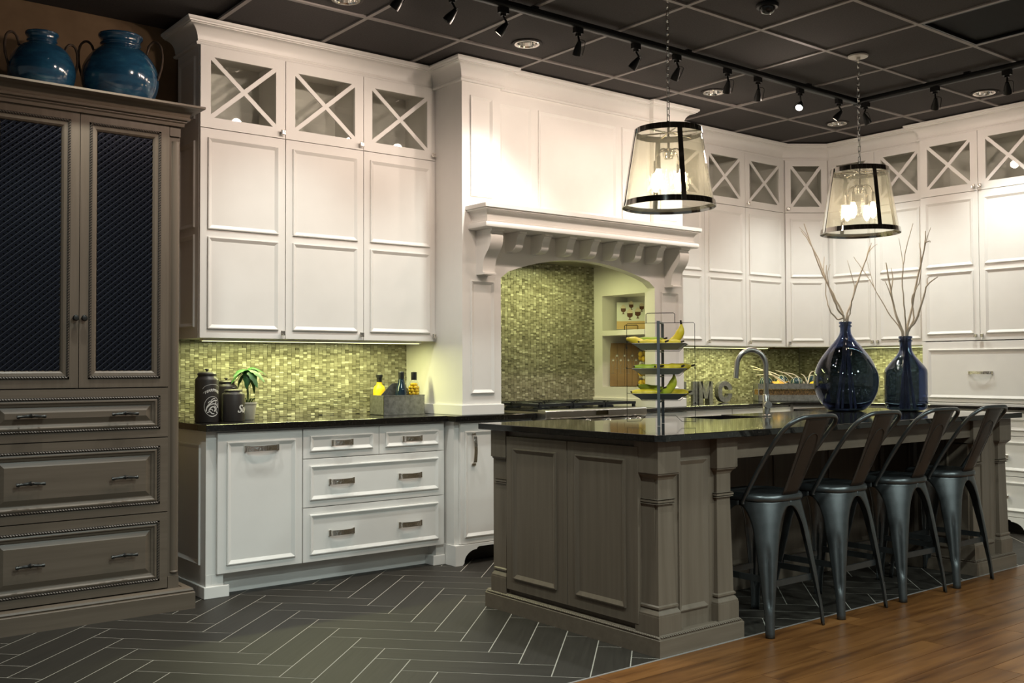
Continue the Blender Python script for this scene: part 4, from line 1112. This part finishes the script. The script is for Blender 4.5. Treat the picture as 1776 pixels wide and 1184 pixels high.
def ribbon(pts, w_, r, a0, z0):
    # flat stroke on the canister wall
    mb = MB(); P = [Vector((a, b)) for a, b in pts]; v = []; f = []
    for i in range(len(P)):
        d = (P[min(i+1, len(P)-1)]-P[max(i-1, 0)]).normalized(); n = Vector((-d.y, d.x))*w_/2
        v += [((P[i]+n).x, (P[i]+n).y), ((P[i]-n).x, (P[i]-n).y)]
    f = [(2*i, 2*i+1, 2*i+3, 2*i+2) for i in range(len(P)-1)]
    mb.add(wrap([(a, b, 0) for a, b in v], r, a0, z0), f); return mb
c1, b_ = canister('tallest black tin canister with white printed emblem', 2.142, 5.42, .064, .285)
af = math.atan2(-5.42, -2.142)     # towards the room corner the print faces
a0 = af+.50
v, f = text_verts('HARPINS', .021, 0, .0006)
v = [(p[0], p[1]-.5*(p[0]**2)/.06+.018, 0) for p in v]
MB().add(wrap(v, .0646, a0, .150), f).build('print', 'white_print', b_)
def ell(cx, cz, a, b, n=36, t0=0, t1=2*PI): return [(cx+a*math.cos(t0+(t1-t0)*k/n), cz+b*math.sin(t0+(t1-t0)*k/n)) for k in range(n+1)]
mb = MB()
sp_ = lambda L_: [(q.x, q.y) for q in smooth_path([(a, b, 0) for a, b in L_], 6)]
for pts, w_ in ((ell(0, .086, .046, .054, 36, R(-60), R(285)), .0022), (ell(0, .176, .055, .030, 30, R(10), R(170)), .0016), (ell(0, .148, .055, .030, 30, R(20), R(160)), .0016),
                (sp_([(-.036, .060), (-.030, .085), (-.012, .104), (.010, .118), (.030, .116)]), .006), (sp_([(-.032, .078), (-.016, .094), (.008, .100), (.028, .092), (.034, .078)]), .005),
                (sp_([(-.022, .062), (-.010, .080), (.006, .084), (.016, .072), (.010, .058)]), .006), (sp_([(.012, .090), (.024, .076), (.022, .060), (.032, .050)]), .005),
                (sp_([(-.030, .052), (-.016, .058), (-.004, .048), (.010, .046)]), .005), (sp_([(-.010, .118), (.002, .128), (.016, .130)]), .004), (sp_([(-.026, .104), (-.016, .114), (-.006, .112)]), .004),
                (sp_([(.030, .104), (.038, .092), (.040, .078)]), .003), (sp_([(-.014, .070), (-.004, .070), (.0, .062)]), .004), (sp_([(-.018, .036), (.0, .032), (.024, .040), (.036, .050)]), .005), (sp_([(.016, .112), (.022, .104), (.014, .100)]), .004)):
    m = ribbon(pts, w_, .0645, a0, 0); mb.add(m.v, m.f)
mb.build('emblem', 'white_print', b_)
canister('middle black tin canister standing behind the other two', 2.300, 5.535, .060, .235)
c3, b_ = canister('shortest black tin canister with white script letter, beside the plant', 2.286, 5.40, .062, .185)
v, f = text_verts('Sugar', .060, .35, .0012)
MB().add(wrap(v, .0626, af+1.38, .050), f).build('print', 'white_print', b_)
# plant
t = thing('potted_plant', 'small broad-leaved green plant in a pale clay pot next to canisters', 'plant', (2.412, 5.50, ZC+.001))
pot = MB().lathe([(0, 0), (.040, 0), (.042, .004), (.052, .088), (.055, .090), (.055, .100), (.050, .100), (.047, .085), (0, .084)], seg=32).build('pot', 'pot_clay', t, smooth=True, ang=40)
MB().lathe([(0, .096), (.03, .094), (.047, .086)], seg=14).build('moss', 'moss', t)
for k in range(9):
    a = k*.7; MB().tube(smooth_path([(.02*math.cos(a), .02*math.sin(a), .09), (.033*math.cos(a), .033*math.sin(a), .115), (.046*math.cos(a), .046*math.sin(a), .112+.006*(k % 3))], 3), [.003]*6+[.0008], 5).build('sprig', 'moss', t)
MB().tube(smooth_path([(0, 0, .08), (.004, 0, .14), (0, .003, .22), (.0, .0, .285)], 4), [.007]*6+[.005]*7, 8).build('stem', 'stalk', t, smooth=True)
rl = random.Random(5)
def leaf_mesh(l_, w_):
    n = 9; v = []; f = []
    for i in range(n+1):
        u_ = i/n; ww = w_*math.sin(PI*min(1, u_*.93+.05))**.8*(1-.25*u_); dz = l_*(.45*u_-1.45*u_*u_)
        if i % 2 and 1 < i < n: ww *= .80
        for e in (-1, -.5, 0, .5, 1): v.append((u_*l_, e*ww, dz-abs(e)*.18*ww))
    for i in range(n):
        for k in range(4): f.append((i*5+k, i*5+k+1, i*5+6+k, i*5+5+k))
    return MB().add(v, f).mesh('leaf', 'leaf', True, 80)
lms = [leaf_mesh(.092, .032), leaf_mesh(.078, .030)]
for k in range(13):
    a = k*2.4; tl = R(-42+62*((k*37) % 13)/12)
    link('leaf', lms[k % 2], t, (0, 0, .245+.045*((k*5) % 13)/13), (rl.uniform(-.3, .3), tl, a))
# caddy and bottles
cd = thing('metal_caddy', 'galvanised metal bottle caddy with sloped handle plate on the worktop', 'caddy', (3.415, 5.50, ZC+.001))
hx, hy, hz_ = .150, .085, .122; tk = .002
MB().box(-hx, hx, -hy, -hy+tk, 0, hz_).box(-hx, hx, hy-tk, hy, 0, hz_).box(-hx, -hx+tk, -hy, hy, 0, hz_).box(hx-tk, hx, -hy, hy, 0, hz_).box(-hx, hx, -hy, hy, 0, tk).build('tray', 'galvanized', cd)
MB().box(-hx-.002, hx+.002, -hy-.002, -hy+.003, hz_-.006, hz_).build('rim', 'galvanized', cd)
MB().box(-hx-.002, hx+.002, hy-.003, hy+.002, hz_-.006, hz_).build('rim', 'galvanized', cd)
MB().box(-hx-.002, hx+.002, -hy-.002, -hy, 0, .006).build('foot_bead', 'galvanized', cd)
MB().prism([(-hx+.01, hz_-.02), (-.042, hz_+.072), (.042, hz_+.072), (hx-.01, hz_-.02), (hx-.01, .003), (-hx+.01, .003)], 'y', -.0012, .0012).build('handle_plate', 'zinc_dark', cd)
MB().box(-.036, .036, -.0025, .0025, hz_+.069, hz_+.076).build('handle_edge', 'galvanized', cd)
def bottle(label, x, y, prof, glass, cap, fill=None):
    t = thing('bottle', label, 'bottle', (x, y, ZC+.004))
    MB().lathe(prof, seg=32).build('body', glass, t, smooth=True, ang=60)
    MB().lathe(cap, seg=20).build('cap', 'black_cap', t, smooth=True, ang=30)
    if fill:
        n = 0; rr = random.Random(9)
        fm = MB().lathe([(0, -1), (.5, -.87), (.87, -.5), (1, 0), (.87, .5), (.5, .87), (0, 1)], seg=12).mesh('lemon_piece', 'lemon_yellow', True)
        for z in fill[0]:
            for k in range(7):
                a = k*2*PI/6+z*40; rr_ = fill[1] if z < .17 else fill[1]*.6
                o = link('lemon_piece', fm, t, (rr_*math.cos(a) if k < 6 else 0, rr_*math.sin(a) if k < 6 else 0, z)); o.scale = (.0125, .0125, .0115)
    return t
bottle('small round oil bottle of yellow preserve, left in caddy', 3.310, 5.543, [(0, 0), (.036, 0), (.038, .01), (.039, .10), (.039, .150), (.032, .172), (.017, .186), (.0165, .20), (0, .20)], 'lemon_yellow', [(0, .19), (.0165, .19), (.0165, .228), (.021, .230), (.021, .245), (.019, .248), (0, .248)])
bottle('dark navy bell-shaped bottle in the middle of the caddy', 3.418, 5.456, [(0, 0), (.036, 0), (.038, .01), (.038, .135), (.033, .165), (.022, .195), (.0185, .22), (0, .222)], 'navy_bottle', [(0, .215), (.0185, .215), (.0185, .262), (.016, .266), (0, .266)])
bottle('tall glass bottle packed with yellow lemon pieces, right in caddy', 3.512, 5.456, [(0, 0), (.036, 0), (.038, .006), (.038, .155), (.034, .185), (.022, .208), (.018, .215), (0, .215)], 'glass', [(0, .212), (.0185, .212), (.0185, .262), (0, .264)], ([.016+.0185*q for q in range(10)], .0235))

# ------------------------------------------------------------------ niche things
ck = thing('cookbook', 'open cookbook page showing layered chocolate desserts, propped in the upper niche', 'book', (5.505, 5.505, 1.479), R(-46))
tl = Matrix.Rotation(R(-12), 4, 'X')
MB().box(-.11, .11, 0, .012, .012, .225).xform(tl).build('page', 'page_white', ck)
MB().box(-.11, .11, -.001, 0, .012, .075).xform(tl).build('page_band', 'page_tan', ck)
for x, z, s_ in ((-.06, .15, 1.0), (-.01, .105, 1.15), (.05, .115, 1.15), (0.0, .185, .9), (.08, .17, .9)):
    mbg = MB().lathe([(0, 0), (.012*s_, 0), (.003*s_, .008*s_), (.003*s_, .014*s_), (.018*s_, .024*s_), (.020*s_, .055*s_), (0, .055*s_)], seg=16)
    m = Matrix.Translation((x, -.0012, z-.02)) @ Matrix.Diagonal((1, .04, 1, 1)); mbg.xform(m).xform(tl); mbg.build('dessert_print', 'choc', ck)
    mbg = MB().lathe([(0, .046*s_), (.020*s_, .046*s_), (.016*s_, .062*s_), (.006*s_, .074*s_), (0, .076*s_)], seg=16); mbg.xform(Matrix.Translation((x, -.0016, z-.02)) @ Matrix.Diagonal((1, .04, 1, 1))).xform(tl); mbg.build('cream_print', 'cream', ck)
MB().tube([(-.05, -.03, .0), (-.05, -.03, .035), (-.044, -.03, .041), (.044, -.03, .041), (.05, -.03, .035), (.05, -.03, .0)], .003, 8).tube([(-.05, -.03, .006), (-.05, .09, .006), (-.05, .055, .12)], .003, 8).tube([(.05, -.03, .006), (.05, .09, .006), (.05, .055, .12)], .003, 8).build('wire_easel', 'black_metal', ck, smooth=True)
bd = thing('cutting_board', 'slatted wooden board printed with wine glasses, leaning in the lower niche', 'board', (5.455, 5.530, 1.053), R(-49))
tl = Matrix.Rotation(R(-8), 4, 'X')
for k in range(4):
    x0 = -.112+k*.056; MB().box(x0+.0008, x0+.0552, 0, .016, .004, .335).xform(tl).build('slat', 'board_wood', bd)
rb_ = random.Random(4)
for k in range(7):
    x = -.088+k*.029; z = .19+.035*(k % 2); g_ = MB()
    g_.tube([(x+.0115*math.cos(a), -.0015, z+.026*math.sin(a)) for a in [2*PI*j/16 for j in range(16)]], .0011, 5, closed=True)
    g_.tube([(x, -.0015, z-.026), (x, -.0015, z-.085)], .0011, 5).tube([(x-.012, -.0015, z-.087), (x+.012, -.0015, z-.087)], .0011, 5)
    g_.xform(tl).build('glass_print', 'etched', bd)
    MB().lathe([(0, 0), (.007, 0), (.007, .001), (0, .001)], seg=10).xform(tl @ Matrix.Translation((x, -.001, z+.012)) @ Matrix.Rotation(R(90), 4, 'X')).build('glint_print', 'white_print', bd)
jr = thing('fruit_bottle', 'tall square glass bottle of yellow peppers and white bulbs in the lower niche', 'bottle', (5.53, 5.415, 1.053), R(-48))
MB().prism([(-.035, -.035), (.035, -.035), (.035, .035), (-.035, .035)], 'z', .0, .28).build('body', 'glass', jr, bevel=.008)
MB().lathe([(.014, .28), (.014, .30), (.018, .302), (.018, .315), (0, .316)], seg=16).build('stopper', 'board_wood', jr, smooth=True)
ball = MB().lathe([(0, -1), (.5, -.87), (.87, -.5), (1, 0), (.87, .5), (.5, .87), (0, 1)], seg=14)
by = ball.mesh('pepper', 'lemon_yellow', True); bwm = ball.mesh('bulb_onion', 'floral', True)
for k, z in enumerate((.03, .07, .10, .14, .175, .21, .245)):
    for j in range(2):
        o = link('pepper' if k % 3 != 1 else 'bulb_onion', by if k % 3 != 1 else bwm, jr, (.012*(1 if (k+j) % 2 else -1), .012*(1 if j else -1), z+.006*j)); s_ = .0185 if k % 3 != 1 else .013; o.scale = (s_, s_, s_*1.2)

# ------------------------------------------------------------------ metal letters
def letter(label, x, y, poly_list, h_, rz=0):
    t = thing('metal_letter', label, 'letter', (x, y, ZC+.001), rz, 'galvanised letters')
    face = MB(); side = MB()
    for p in poly_list: side.prism(p, 'y', -.022, .025); 
    side.build('letter_shell', 'zinc_dark', t)
    for p in poly_list:
        face.prism([(a*1.0, b) for a, b in p], 'y', -.0245, -.0222)
    face.build('letter_face', 'galvanized', t)
    return t
Hh = .175
def strokes_M(w_, h_, s_=.042):
    return [[(-w_/2, 0), (-w_/2+s_, 0), (-w_/2+s_, h_), (-w_/2, h_)], [(w_/2-s_, 0), (w_/2, 0), (w_/2, h_), (w_/2-s_, h_)],
            [(-w_/2+s_*.98, h_), (-w_/2+s_*.5, h_), (-.018, .035), (.0, .035), (.0, .085)], [(w_/2-s_*.98, h_), (.0, .085), (0, .035), (.018, .035), (w_/2-s_*.5, h_)]]
letter('galvanised metal letter M on the back worktop', 6.345, 5.52, strokes_M(.165, Hh), Hh)
def arc_pts(cx, cz, ro, ri, a0, a1, sx=1, sz=1, n=10):
    o = [(cx+ro*sx*math.cos(a0+(a1-a0)*k/n), cz+ro*sz*math.sin(a0+(a1-a0)*k/n)) for k in range(n+1)]
    i_ = [(cx+ri*sx*math.cos(a0+(a1-a0)*k/n), cz+ri*sz*math.sin(a0+(a1-a0)*k/n)) for k in range(n+1)]
    return o, i_
cs = []
ro, ri = .070, .030
def seg_strip(o, i_):
    return [[o[k], o[k+1], i_[k+1], i_[k]] for k in range(len(o)-1)]
o, i_ = arc_pts(0, Hh-.070, ro, ri, R(0), R(180)); cs += seg_strip(o, i_)
o, i_ = arc_pts(0, .070, ro, ri, R(180), R(360)); cs += seg_strip(o, i_)
cs += [[(-.070, .070), (-.030, .070), (-.030, Hh-.070), (-.070, Hh-.070)], [(.030, Hh-.070), (.070, Hh-.070), (.070, Hh-.072), (.030, Hh-.072)], [(.030, .066), (.070, .066), (.070, .072), (.030, .072)]]
letter('galvanised metal letter C on the back worktop', 6.565, 5.50, cs, Hh, R(-14))
letter('galvanised metal letter partly behind the fruit stand, left of the M', 6.185, 5.54, [[(-.065, 0), (-.027, 0), (-.027, Hh), (-.065, Hh)], [(.027, 0), (.065, 0), (.065, Hh), (.027, Hh)], [(-.03, .07), (.03, .07), (.03, .105), (-.03, .105)]], Hh, R(-30))
gj = thing('glass_canister', 'pale green glass canister with flat lid behind the fruit stand', 'jar', (6.02, 5.58, ZC+.001))
MB().box(-.055, .055, -.055, .055, 0, .135).build('body', 'glass', gj, bevel=.008)
MB().box(-.057, .057, -.057, .057, .137, .143).build('lid_band', 'pewter', gj)
MB().box(-.055, .055, -.055, .055, .144, .175).build('lid', 'glass', gj, bevel=.006)

# ------------------------------------------------------------------ tray of driftwood on the corner worktop
ty = thing('metal_tray', 'galvanised tray with open wire band around wicker, in the corner behind faucet', 'tray', (7.20, 5.315, ZC+.001), R(-42))
hx, hy = .285, .13
def band_box(mb, z0, z1, t_=.006):
    return mb.box(-hx, hx, -hy, -hy+t_, z0, z1).box(-hx, hx, hy-t_, hy, z0, z1).box(-hx, -hx+t_, -hy, hy, z0, z1).box(hx-t_, hx, -hy, hy, z0, z1)
band_box(MB(), 0, .055).box(-hx, hx, -hy, hy, 0, .006).build('lower_band', 'galvanized', ty)
band_box(MB(), .105, .150).build('upper_band', 'galvanized', ty)
for x in (-hx+.003, hx-.003):
    for y in (-hy+.003, hy-.003): MB().box(x-.004, x+.004, y-.004, y+.004, .05, .11).build('corner_post', 'galvanized', ty)
wm = MB()
for s_ in (1, -1):
    for k in range(46):
        x = -hx+.006+k*.0125
        if -hx < x+s_*.012 < hx: wm.cyl((x, -hy+.004, .055), (x+s_*.012, -hy+.004, .105), .0013, 4)
wm.build('wire_band', 'pewter', ty)
MB().box(-hx+.012, hx-.012, -hy+.014, hy-.012, .008, .098).build('wicker_liner', 'wicker', ty)
tm = Matrix.Translation(ty.location) @ Matrix.Rotation(R(-42), 4, 'Z')
def at_tray(x, y, z): return tm @ Vector((x, y, z))
rd = random.Random(12)
for k, (p0, p1) in enumerate([((-.02, -.03, .115), (-.33, -.02, .30)), ((.06, .0, .115), (-.30, .03, .27)), ((.0, -.05, .115), (-.29, -.06, .22)), ((.10, -.04, .115), (-.12, -.02, .26)), ((.16, .02, .115), (-.05, .03, .24)), ((.13, -.06, .115), (.20, -.02, .25)), ((.15, -.06, .115), (.09, -.03, .23))]):
    a = at_tray(*p0); b = at_tray(*p1); m = (a+b)/2+Vector((0, 0, .03+.01*(k % 3)))
    P = smooth_path([a, m, b], 6)
    o = MB().tube([p-a for p in P], [.007-.005*i/len(P) for i in range(len(P))], 7).build('driftwood_stick', 'driftwood', smooth=True, loc=a)
    tag(o, ['longest pale stick, reaching from the tray to the faucet spout', 'pale stick arching over the tray end beside the faucet', 'lowest pale stick poking out of the tray toward the letters', 'pale stick resting on the orange starfish', 'curved pale stick across the middle of the tray', 'short upright pale stick next to the lemon', 'short pale stick forking from the tray beside the lemon'][k], 'stick', 'driftwood sticks in the tray')
a = at_tray(-.10, -.05, .150); star = []
for k in range(10):
    an = k*PI/5; r_ = .085 if k % 2 == 0 else .030; star.append((r_*math.cos(an), r_*math.sin(an)))
v = [(0, 0, .014), (0, 0, -.006)]+[(x, y, 0) for x, y in star]
f = []
for k in range(10): f += [(0, 2+k, 2+(k+1) % 10), (1, 2+(k+1) % 10, 2+k)]
o = MB().add(v, f).build('starfish', 'starfish', loc=a); o.rotation_euler = (R(38), R(-10), R(-40)); tag(o, 'orange dried starfish in the galvanised tray', 'starfish')
for k, (x, y, r_) in enumerate(((-.20, -.01, .055), (-.06, .03, .06), (.05, -.05, .052), (.20, .04, .06))):
    a = at_tray(x, y, .112+r_*.75)
    t = thing('glass_float', ['dark teal net float at the faucet end of the tray', 'dark teal net float under the starfish', 'smallest dark teal net float at the front of the tray', 'dark teal net float behind the lemon'][k], 'float', a, 0, 'glass floats in the tray')
    MB().lathe([(r_*math.sin(PI*i/14), -r_*math.cos(PI*i/14)) for i in range(15)], seg=24).build('ball', 'sea_float', t, smooth=True)
    nm_ = MB()
    for j in range(3):
        nm_.tube([(r_*1.02*math.cos(q)*math.cos(j*PI/3), r_*1.02*math.cos(q)*math.sin(j*PI/3), r_*1.02*math.sin(q)) for q in [2*PI*i/20 for i in range(20)]], .0016, 4, closed=True)
    nm_.build('net', 'driftwood', t)
a = at_tray(.19, -.075, .135)
o = MB().lathe([(0, -.048), (.012, -.044), (.030, -.028), (.036, 0), (.030, .028), (.012, .044), (0, .048)], seg=24).build('lemon', 'lemon_yellow', smooth=True, loc=a); o.rotation_euler = (R(80), 0, R(30)); tag(o, 'bright yellow lemon in the galvanised tray', 'lemon')

# ------------------------------------------------------------------ blue glass bottles and branches on the island
def demijohn(label, x, y, prof, th=.004):
    t = thing('glass_bottle', label, 'bottle', (x, y, ZI+.001), 0)
    P = smooth_path([(a, 0, b) for a, b in prof], 4)
    outer = [(max(p.x, .0), p.z) for p in P]; inner = [(max(p.x-th, 0.0), max(p.z, th)) for p in P][::-1]
    MB().lathe([(0, 0)]+outer+inner+[(0, th)], seg=64).build('body', 'blue_glass', t, smooth=True, ang=60)
    return t
V1 = (5.640, 3.735); V2 = (5.905, 3.480)
demijohn('teardrop-shaped blue glass demijohn on the island', *V1, [(.085, .0), (.120, .012), (.165, .065), (.192, .135), (.198, .20), (.188, .255), (.158, .320), (.112, .385), (.066, .440), (.042, .475), (.034, .500), (.034, .528), (.039, .530), (.039, .538), (.034, .541), (.034, .548), (.039, .551), (.039, .560), (.034, .563)])
d2 = [(.075, 0), (.112, .010), (.126, .035), (.1285, .08), (.1285, .20), (.1275, .245), (.118, .270), (.085, .312), (.055, .348), (.040, .375), (.036, .400), (.036, .432), (.041, .435), (.041, .443), (.036, .446), (.036, .453), (.041, .456), (.041, .466), (.036, .469)]
demijohn('straight-sided blue glass bottle with shoulders on the island', *V2, d2)
def branch(label, base, pts, r0, twigs, group):
    mb = MB(); P = smooth_path(pts, 5); n = len(P)
    rr = random.Random(int(sum(abs(p[0]*97+p[1]*31+p[2]*7) for p in pts)*10))
    P = [p+Vector((rr.uniform(-.004, .004), rr.uniform(-.004, .004), 0)) if 2 < i < n-1 and i % 2 else p for i, p in enumerate(P)]
    mb.tube(P, [r0*(1-.72*i/(n-1)) for i in range(n)], 8)
    for i0, tp in twigs:
        s0 = P[min(n-2, int(i0*(n-1)))]; q = Vector(tp)
        Q = smooth_path([s0, s0+(q-s0)*.5+Vector((rr.uniform(-.015, .015), rr.uniform(-.015, .015), .012)), q], 4)
        mb.tube(Q, [r0*.42*(1-.6*k/(len(Q)-1)) for k in range(len(Q))], 6)
    o = mb.build('branch', 'driftwood', smooth=True, loc=base); return tag(o, label, 'branch', group)
# screen-left on the island is the -x+y direction
Lx, Ly = -.61, .79
def off(s_, z, d=0): return (Lx*s_+.79*d, Ly*s_+.61*d, z)
B1 = (V1[0], V1[1], ZI+.006); G1 = 'branches in the teardrop bottle'; L1 = 'pale driftwood branch rising from the teardrop blue bottle'
branch('pale branch leaning farthest out toward the angled corner cabinet', B1, [off(-.03, .01), off(.0, .52), off(.035, .66, .01), off(.13, .86, .02), off(.19, 1.02), off(.245, 1.19)], .0085, [(.62, off(.12, .98, .05)), (.8, off(.275, 1.17))], G1)
branch('pale branch crossing the outermost one in the teardrop bottle', B1, [off(.05, .01, -.02), off(.004, .52, -.004), off(.05, .64, -.03), off(.10, .78, -.03), off(.175, 1.0, .02), off(.262, 1.15, .03)], .0080, [(.6, off(.09, .92, -.05))], G1)
branch('pale forked branch leaning from the teardrop bottle toward the hutch', B1, [off(-.06, .01, .03), off(-.006, .52, .004), off(-.04, .68, .03), off(-.09, .84, .05), off(-.145, .98, .07), off(-.17, 1.06, .06)], .0075, [(.55, off(-.02, .95, .04)), (.85, off(-.205, 1.05, .05))], G1)
branch('short pale branch bowing low out of the teardrop bottle neck', B1, [off(.02, .01, .05), off(-.004, .53, -.008), off(.05, .575, .0), off(.10, .65, -.01), off(.115, .76, .02), off(.11, .92, .0)], .0070, [], G1)
branch('thin straight pale branch in the teardrop bottle, leaning toward the hutch', B1, [off(.06, .01, .02), off(-.01, .52, .006), off(-.03, .62, .0), off(-.055, .74, -.04), off(-.115, .92, -.05), off(-.15, 1.03, -.05)], .0062, [], G1)
B2 = (V2[0], V2[1], ZI+.006); G2 = 'branches in the straight-sided bottle'; L2 = 'pale driftwood branch rising from the straight-sided blue bottle'
branch('thick frayed pale branch in the straight-sided bottle, leaning toward the teardrop bottle', B2, [off(.02, .01, .01), off(.01, .44, .0), off(.055, .60, .0), off(.085, .78, .02), off(.11, .93, .0)], .011, [(.72, off(.075, .90, .04)), (.6, off(.12, .82))], G2)
branch('bent pale branch with a sharp elbow in the straight-sided bottle', B2, [off(-.05, .01, .0), off(-.005, .44, .0), off(-.06, .56, -.02), off(-.105, .70, -.03), off(-.13, .78, -.03), off(-.19, .83, -.03)], .010, [(.83, off(-.165, .845, .02))], G2)
branch('tallest twiggy pale branch in the straight-sided bottle', B2, [off(-.02, .01, .04), off(-.004, .44, .005), off(-.035, .60, .03), off(-.085, .84, .05), off(-.12, .99, .04), off(-.135, 1.13, .05)], .0095, [(.8, off(-.165, 1.15, .04)), (.7, off(-.10, 1.06, .09)), (.9, off(-.155, 1.05, .02))], G2)
branch('slender pale branch forking high above the straight-sided bottle', B2, [off(.04, .01, -.03), off(.0, .44, -.006), off(.005, .62, -.03), off(.02, .80, -.04), off(.0, .98, -.03), off(-.05, 1.17, -.03)], .0065, [(.72, off(.035, 1.08, -.03))], G2)
branch('thinnest pale branch, slanting from the straight-sided bottle across the teardrop bottle', B2, [off(-.01, .01, -.04), off(.006, .44, .004), off(.10, .62, .03), off(.20, .82, .05), off(.30, .98, .06)], .0055, [(.7, off(.22, .95, .05))], G2)
branch('wavy pale branch in the middle of the straight-sided bottle', B2, [off(.0, .01, .0), off(-.008, .44, -.004), off(-.055, .58, .02), off(-.045, .70, .03), off(-.09, .82, .0), off(-.10, .96, .0)], .0075, [], G2)

# ------------------------------------------------------------------ three-tier fruit stand
fs = thing('fruit_stand', 'three-tier black wire and strap-metal fruit stand holding bananas on the island', 'fruit stand', (3.640, 3.440, ZI+.001), R(-51))
# local x = across the view, local y = away
WH = .165; ZTOP = .495
def wire(pts, r=.0014, name='wire_frame'):
    return MB().tube(pts, r, 6).build(name, 'black_metal', fs, smooth=True)
for s_ in (-1, 1):
    wire([(s_*WH, 0, .012), (s_*WH, 0, ZTOP-.006), (s_*(WH-.006), 0, ZTOP)])
wire([(-WH+.006, 0, ZTOP), (WH-.006, 0, ZTOP)])
wire([(-WH, 0, .014), (-.10, 0, .016), (-.07, 0, .045), (.07, 0, .045), (.10, 0, .016), (WH, 0, .014)])
wire([(-.07, 0, ZTOP), (-.07, 0, ZTOP+.042), (-.063, 0, ZTOP+.048), (.063, 0, ZTOP+.048), (.07, 0, ZTOP+.042), (.07, 0, ZTOP)], .0018, 'carry_handle')
for s_ in (-1, 1):
    for z in (.10, .27, .37): MB().box(s_*WH-.0028, s_*WH+.0028, -.0028, .0028, z, z+.010).build('clip', 'black_metal', fs)
for yy in (-.135, .135):
    MB().box(-.007, .007, yy-.003, yy+.003, 0, ZTOP+.004).build('strap_post', 'strap_metal', fs)
MB().box(-.007, .007, -.135, .135, ZTOP-.002, ZTOP+.004).build('strap_bridge', 'strap_metal', fs)
TZ = (.122, .243, .363)
for z in TZ:
    a, b = .128, .085; hgt = .030
    MB().add([(-a, -a, hgt), (a, -a, hgt), (a, a, hgt), (-a, a, hgt), (-b, -b, 0), (b, -b, 0), (b, b, 0), (-b, b, 0),
              (-a+.003, -a+.003, hgt+.001), (a-.003, -a+.003, hgt+.001), (a-.003, a-.003, hgt+.001), (-a+.003, a-.003, hgt+.001), (-b, -b, .003), (b, -b, .003), (b, b, .003), (-b, b, .003)],
             [(0, 1, 5, 4), (1, 2, 6, 5), (2, 3, 7, 6), (3, 0, 4, 7), (7, 6, 5, 4), (9, 8, 12, 13), (10, 9, 13, 14), (11, 10, 14, 15), (8, 11, 15, 12), (12, 13, 14, 15), (0, 8, 9, 1), (1, 9, 10, 2), (2, 10, 11, 3), (3, 11, 8, 0)]).build('tray', 'tray_tin', fs, loc=(0, 0, z))
    wire([(-WH, 0, z+hgt), (-a, 0, z+hgt-.002), (-b-.006, 0, z-.006), (b+.006, 0, z-.006), (a, 0, z+hgt-.002)], .0014, 'tray_wire')
    MB().box(-.006, .006, -.135, .135, z-.012, z-.007).build('tray_strap', 'strap_metal', fs)
tmS = Matrix.Translation(fs.location) @ Matrix.Rotation(R(-51), 4, 'Z')
def banana_mesh(material, R_=.088, span=R(92), rb_=.0205):
    n = 14; P = []; rad = []
    for i in range(n+1):
        a = -span/2+span*i/n; P.append((R_*math.sin(a), 0, R_*(1-math.cos(a))))
        u_ = i/n; rad.append(rb_*min(1, .30+2.6*u_, .22+3.0*(1-u_)))
    return MB().tube(P, rad, 10).mesh('fruit', material, True, 75), P
by_, PB = banana_mesh('banana_yellow'); bg_, _ = banana_mesh('banana_green')
tipm = MB().tube([PB[-1], Vector(PB[-1])+Vector((.013, 0, .015))], [.0055, .0045], 7).mesh('stem_tip', 'banana_tip', True)
tipn = MB().tube([PB[0], Vector(PB[0])+Vector((-.004, 0, .004))], [.005, .003], 7).mesh('blossom_tip', 'banana_tip', True)
def banana(tier, x, y, dz, rot, green, label):
    p = tmS @ Vector((x, y, TZ[tier]+.004+dz))
    t = thing('banana', label, 'banana', p, 0, 'bananas on the fruit stand')
    t.rotation_euler = (rot[0], rot[1], rot[2]+R(-51))
    link('fruit', bg_ if green else by_, t); link('stem_tip', tipm, t); link('blossom_tip', tipn, t)
LB = ['banana on the bottom tray of the fruit stand', 'banana on the middle tray of the fruit stand', 'banana on the top tray of the fruit stand']
for tier, x, y, dz, rot, gr, lb in [
    (2, -.035, -.055, .026, (R(72), 0, R(4)), 0, 'ripe yellow banana lying along the rim of the top tray'), (2, .045, -.035, .026, (R(76), 0, R(-6)), 0, 'plain yellow banana in the middle of the top tray'), (2, .080, .01, .055, (R(8), R(-50), R(4)), 0, 'yellow banana on the top tray with its stem pointing up'), (2, -.05, .02, .040, (R(70), 0, R(10)), 1, 'green-tipped banana at the back of the top tray'), (2, -.100, -.02, .034, (R(100), R(20), R(-30)), 0, 'banana overhanging the niche side of the top tray'),
    (1, -.060, -.045, .026, (R(70), 0, R(6)), 1, 'greenish banana on the middle tray'), (1, .045, -.045, .026, (R(70), 0, R(-4)), 0, 'ripe yellow banana along the rim of the middle tray'), (1, .0, .03, .027, (R(80), 0, R(2)), 0, 'yellow banana behind the others on the middle tray'), (1, .080, .02, .030, (R(72), 0, R(20)), 0, 'yellow banana at the letter end of the middle tray'),
    (0, -.075, -.05, .026, (R(72), 0, R(8)), 0, 'yellow-green banana at the niche end of the bottom tray'), (0, -.045, .0, .046, (R(64), R(6), R(-6)), 1, 'green banana on top of the bottom tray pile'), (0, .045, -.03, .050, (R(16), R(-48), R(-10)), 1, 'green banana on the bottom tray with its stem pointing up'), (0, .075, .02, .026, (R(76), 0, R(-3)), 0, 'yellow banana at the letter end of the bottom tray'), (0, .01, .05, .027, (R(80), 0, R(9)), 0, 'yellow banana at the back of the bottom tray')]:
    banana(tier, x, y, dz, rot, gr, lb)
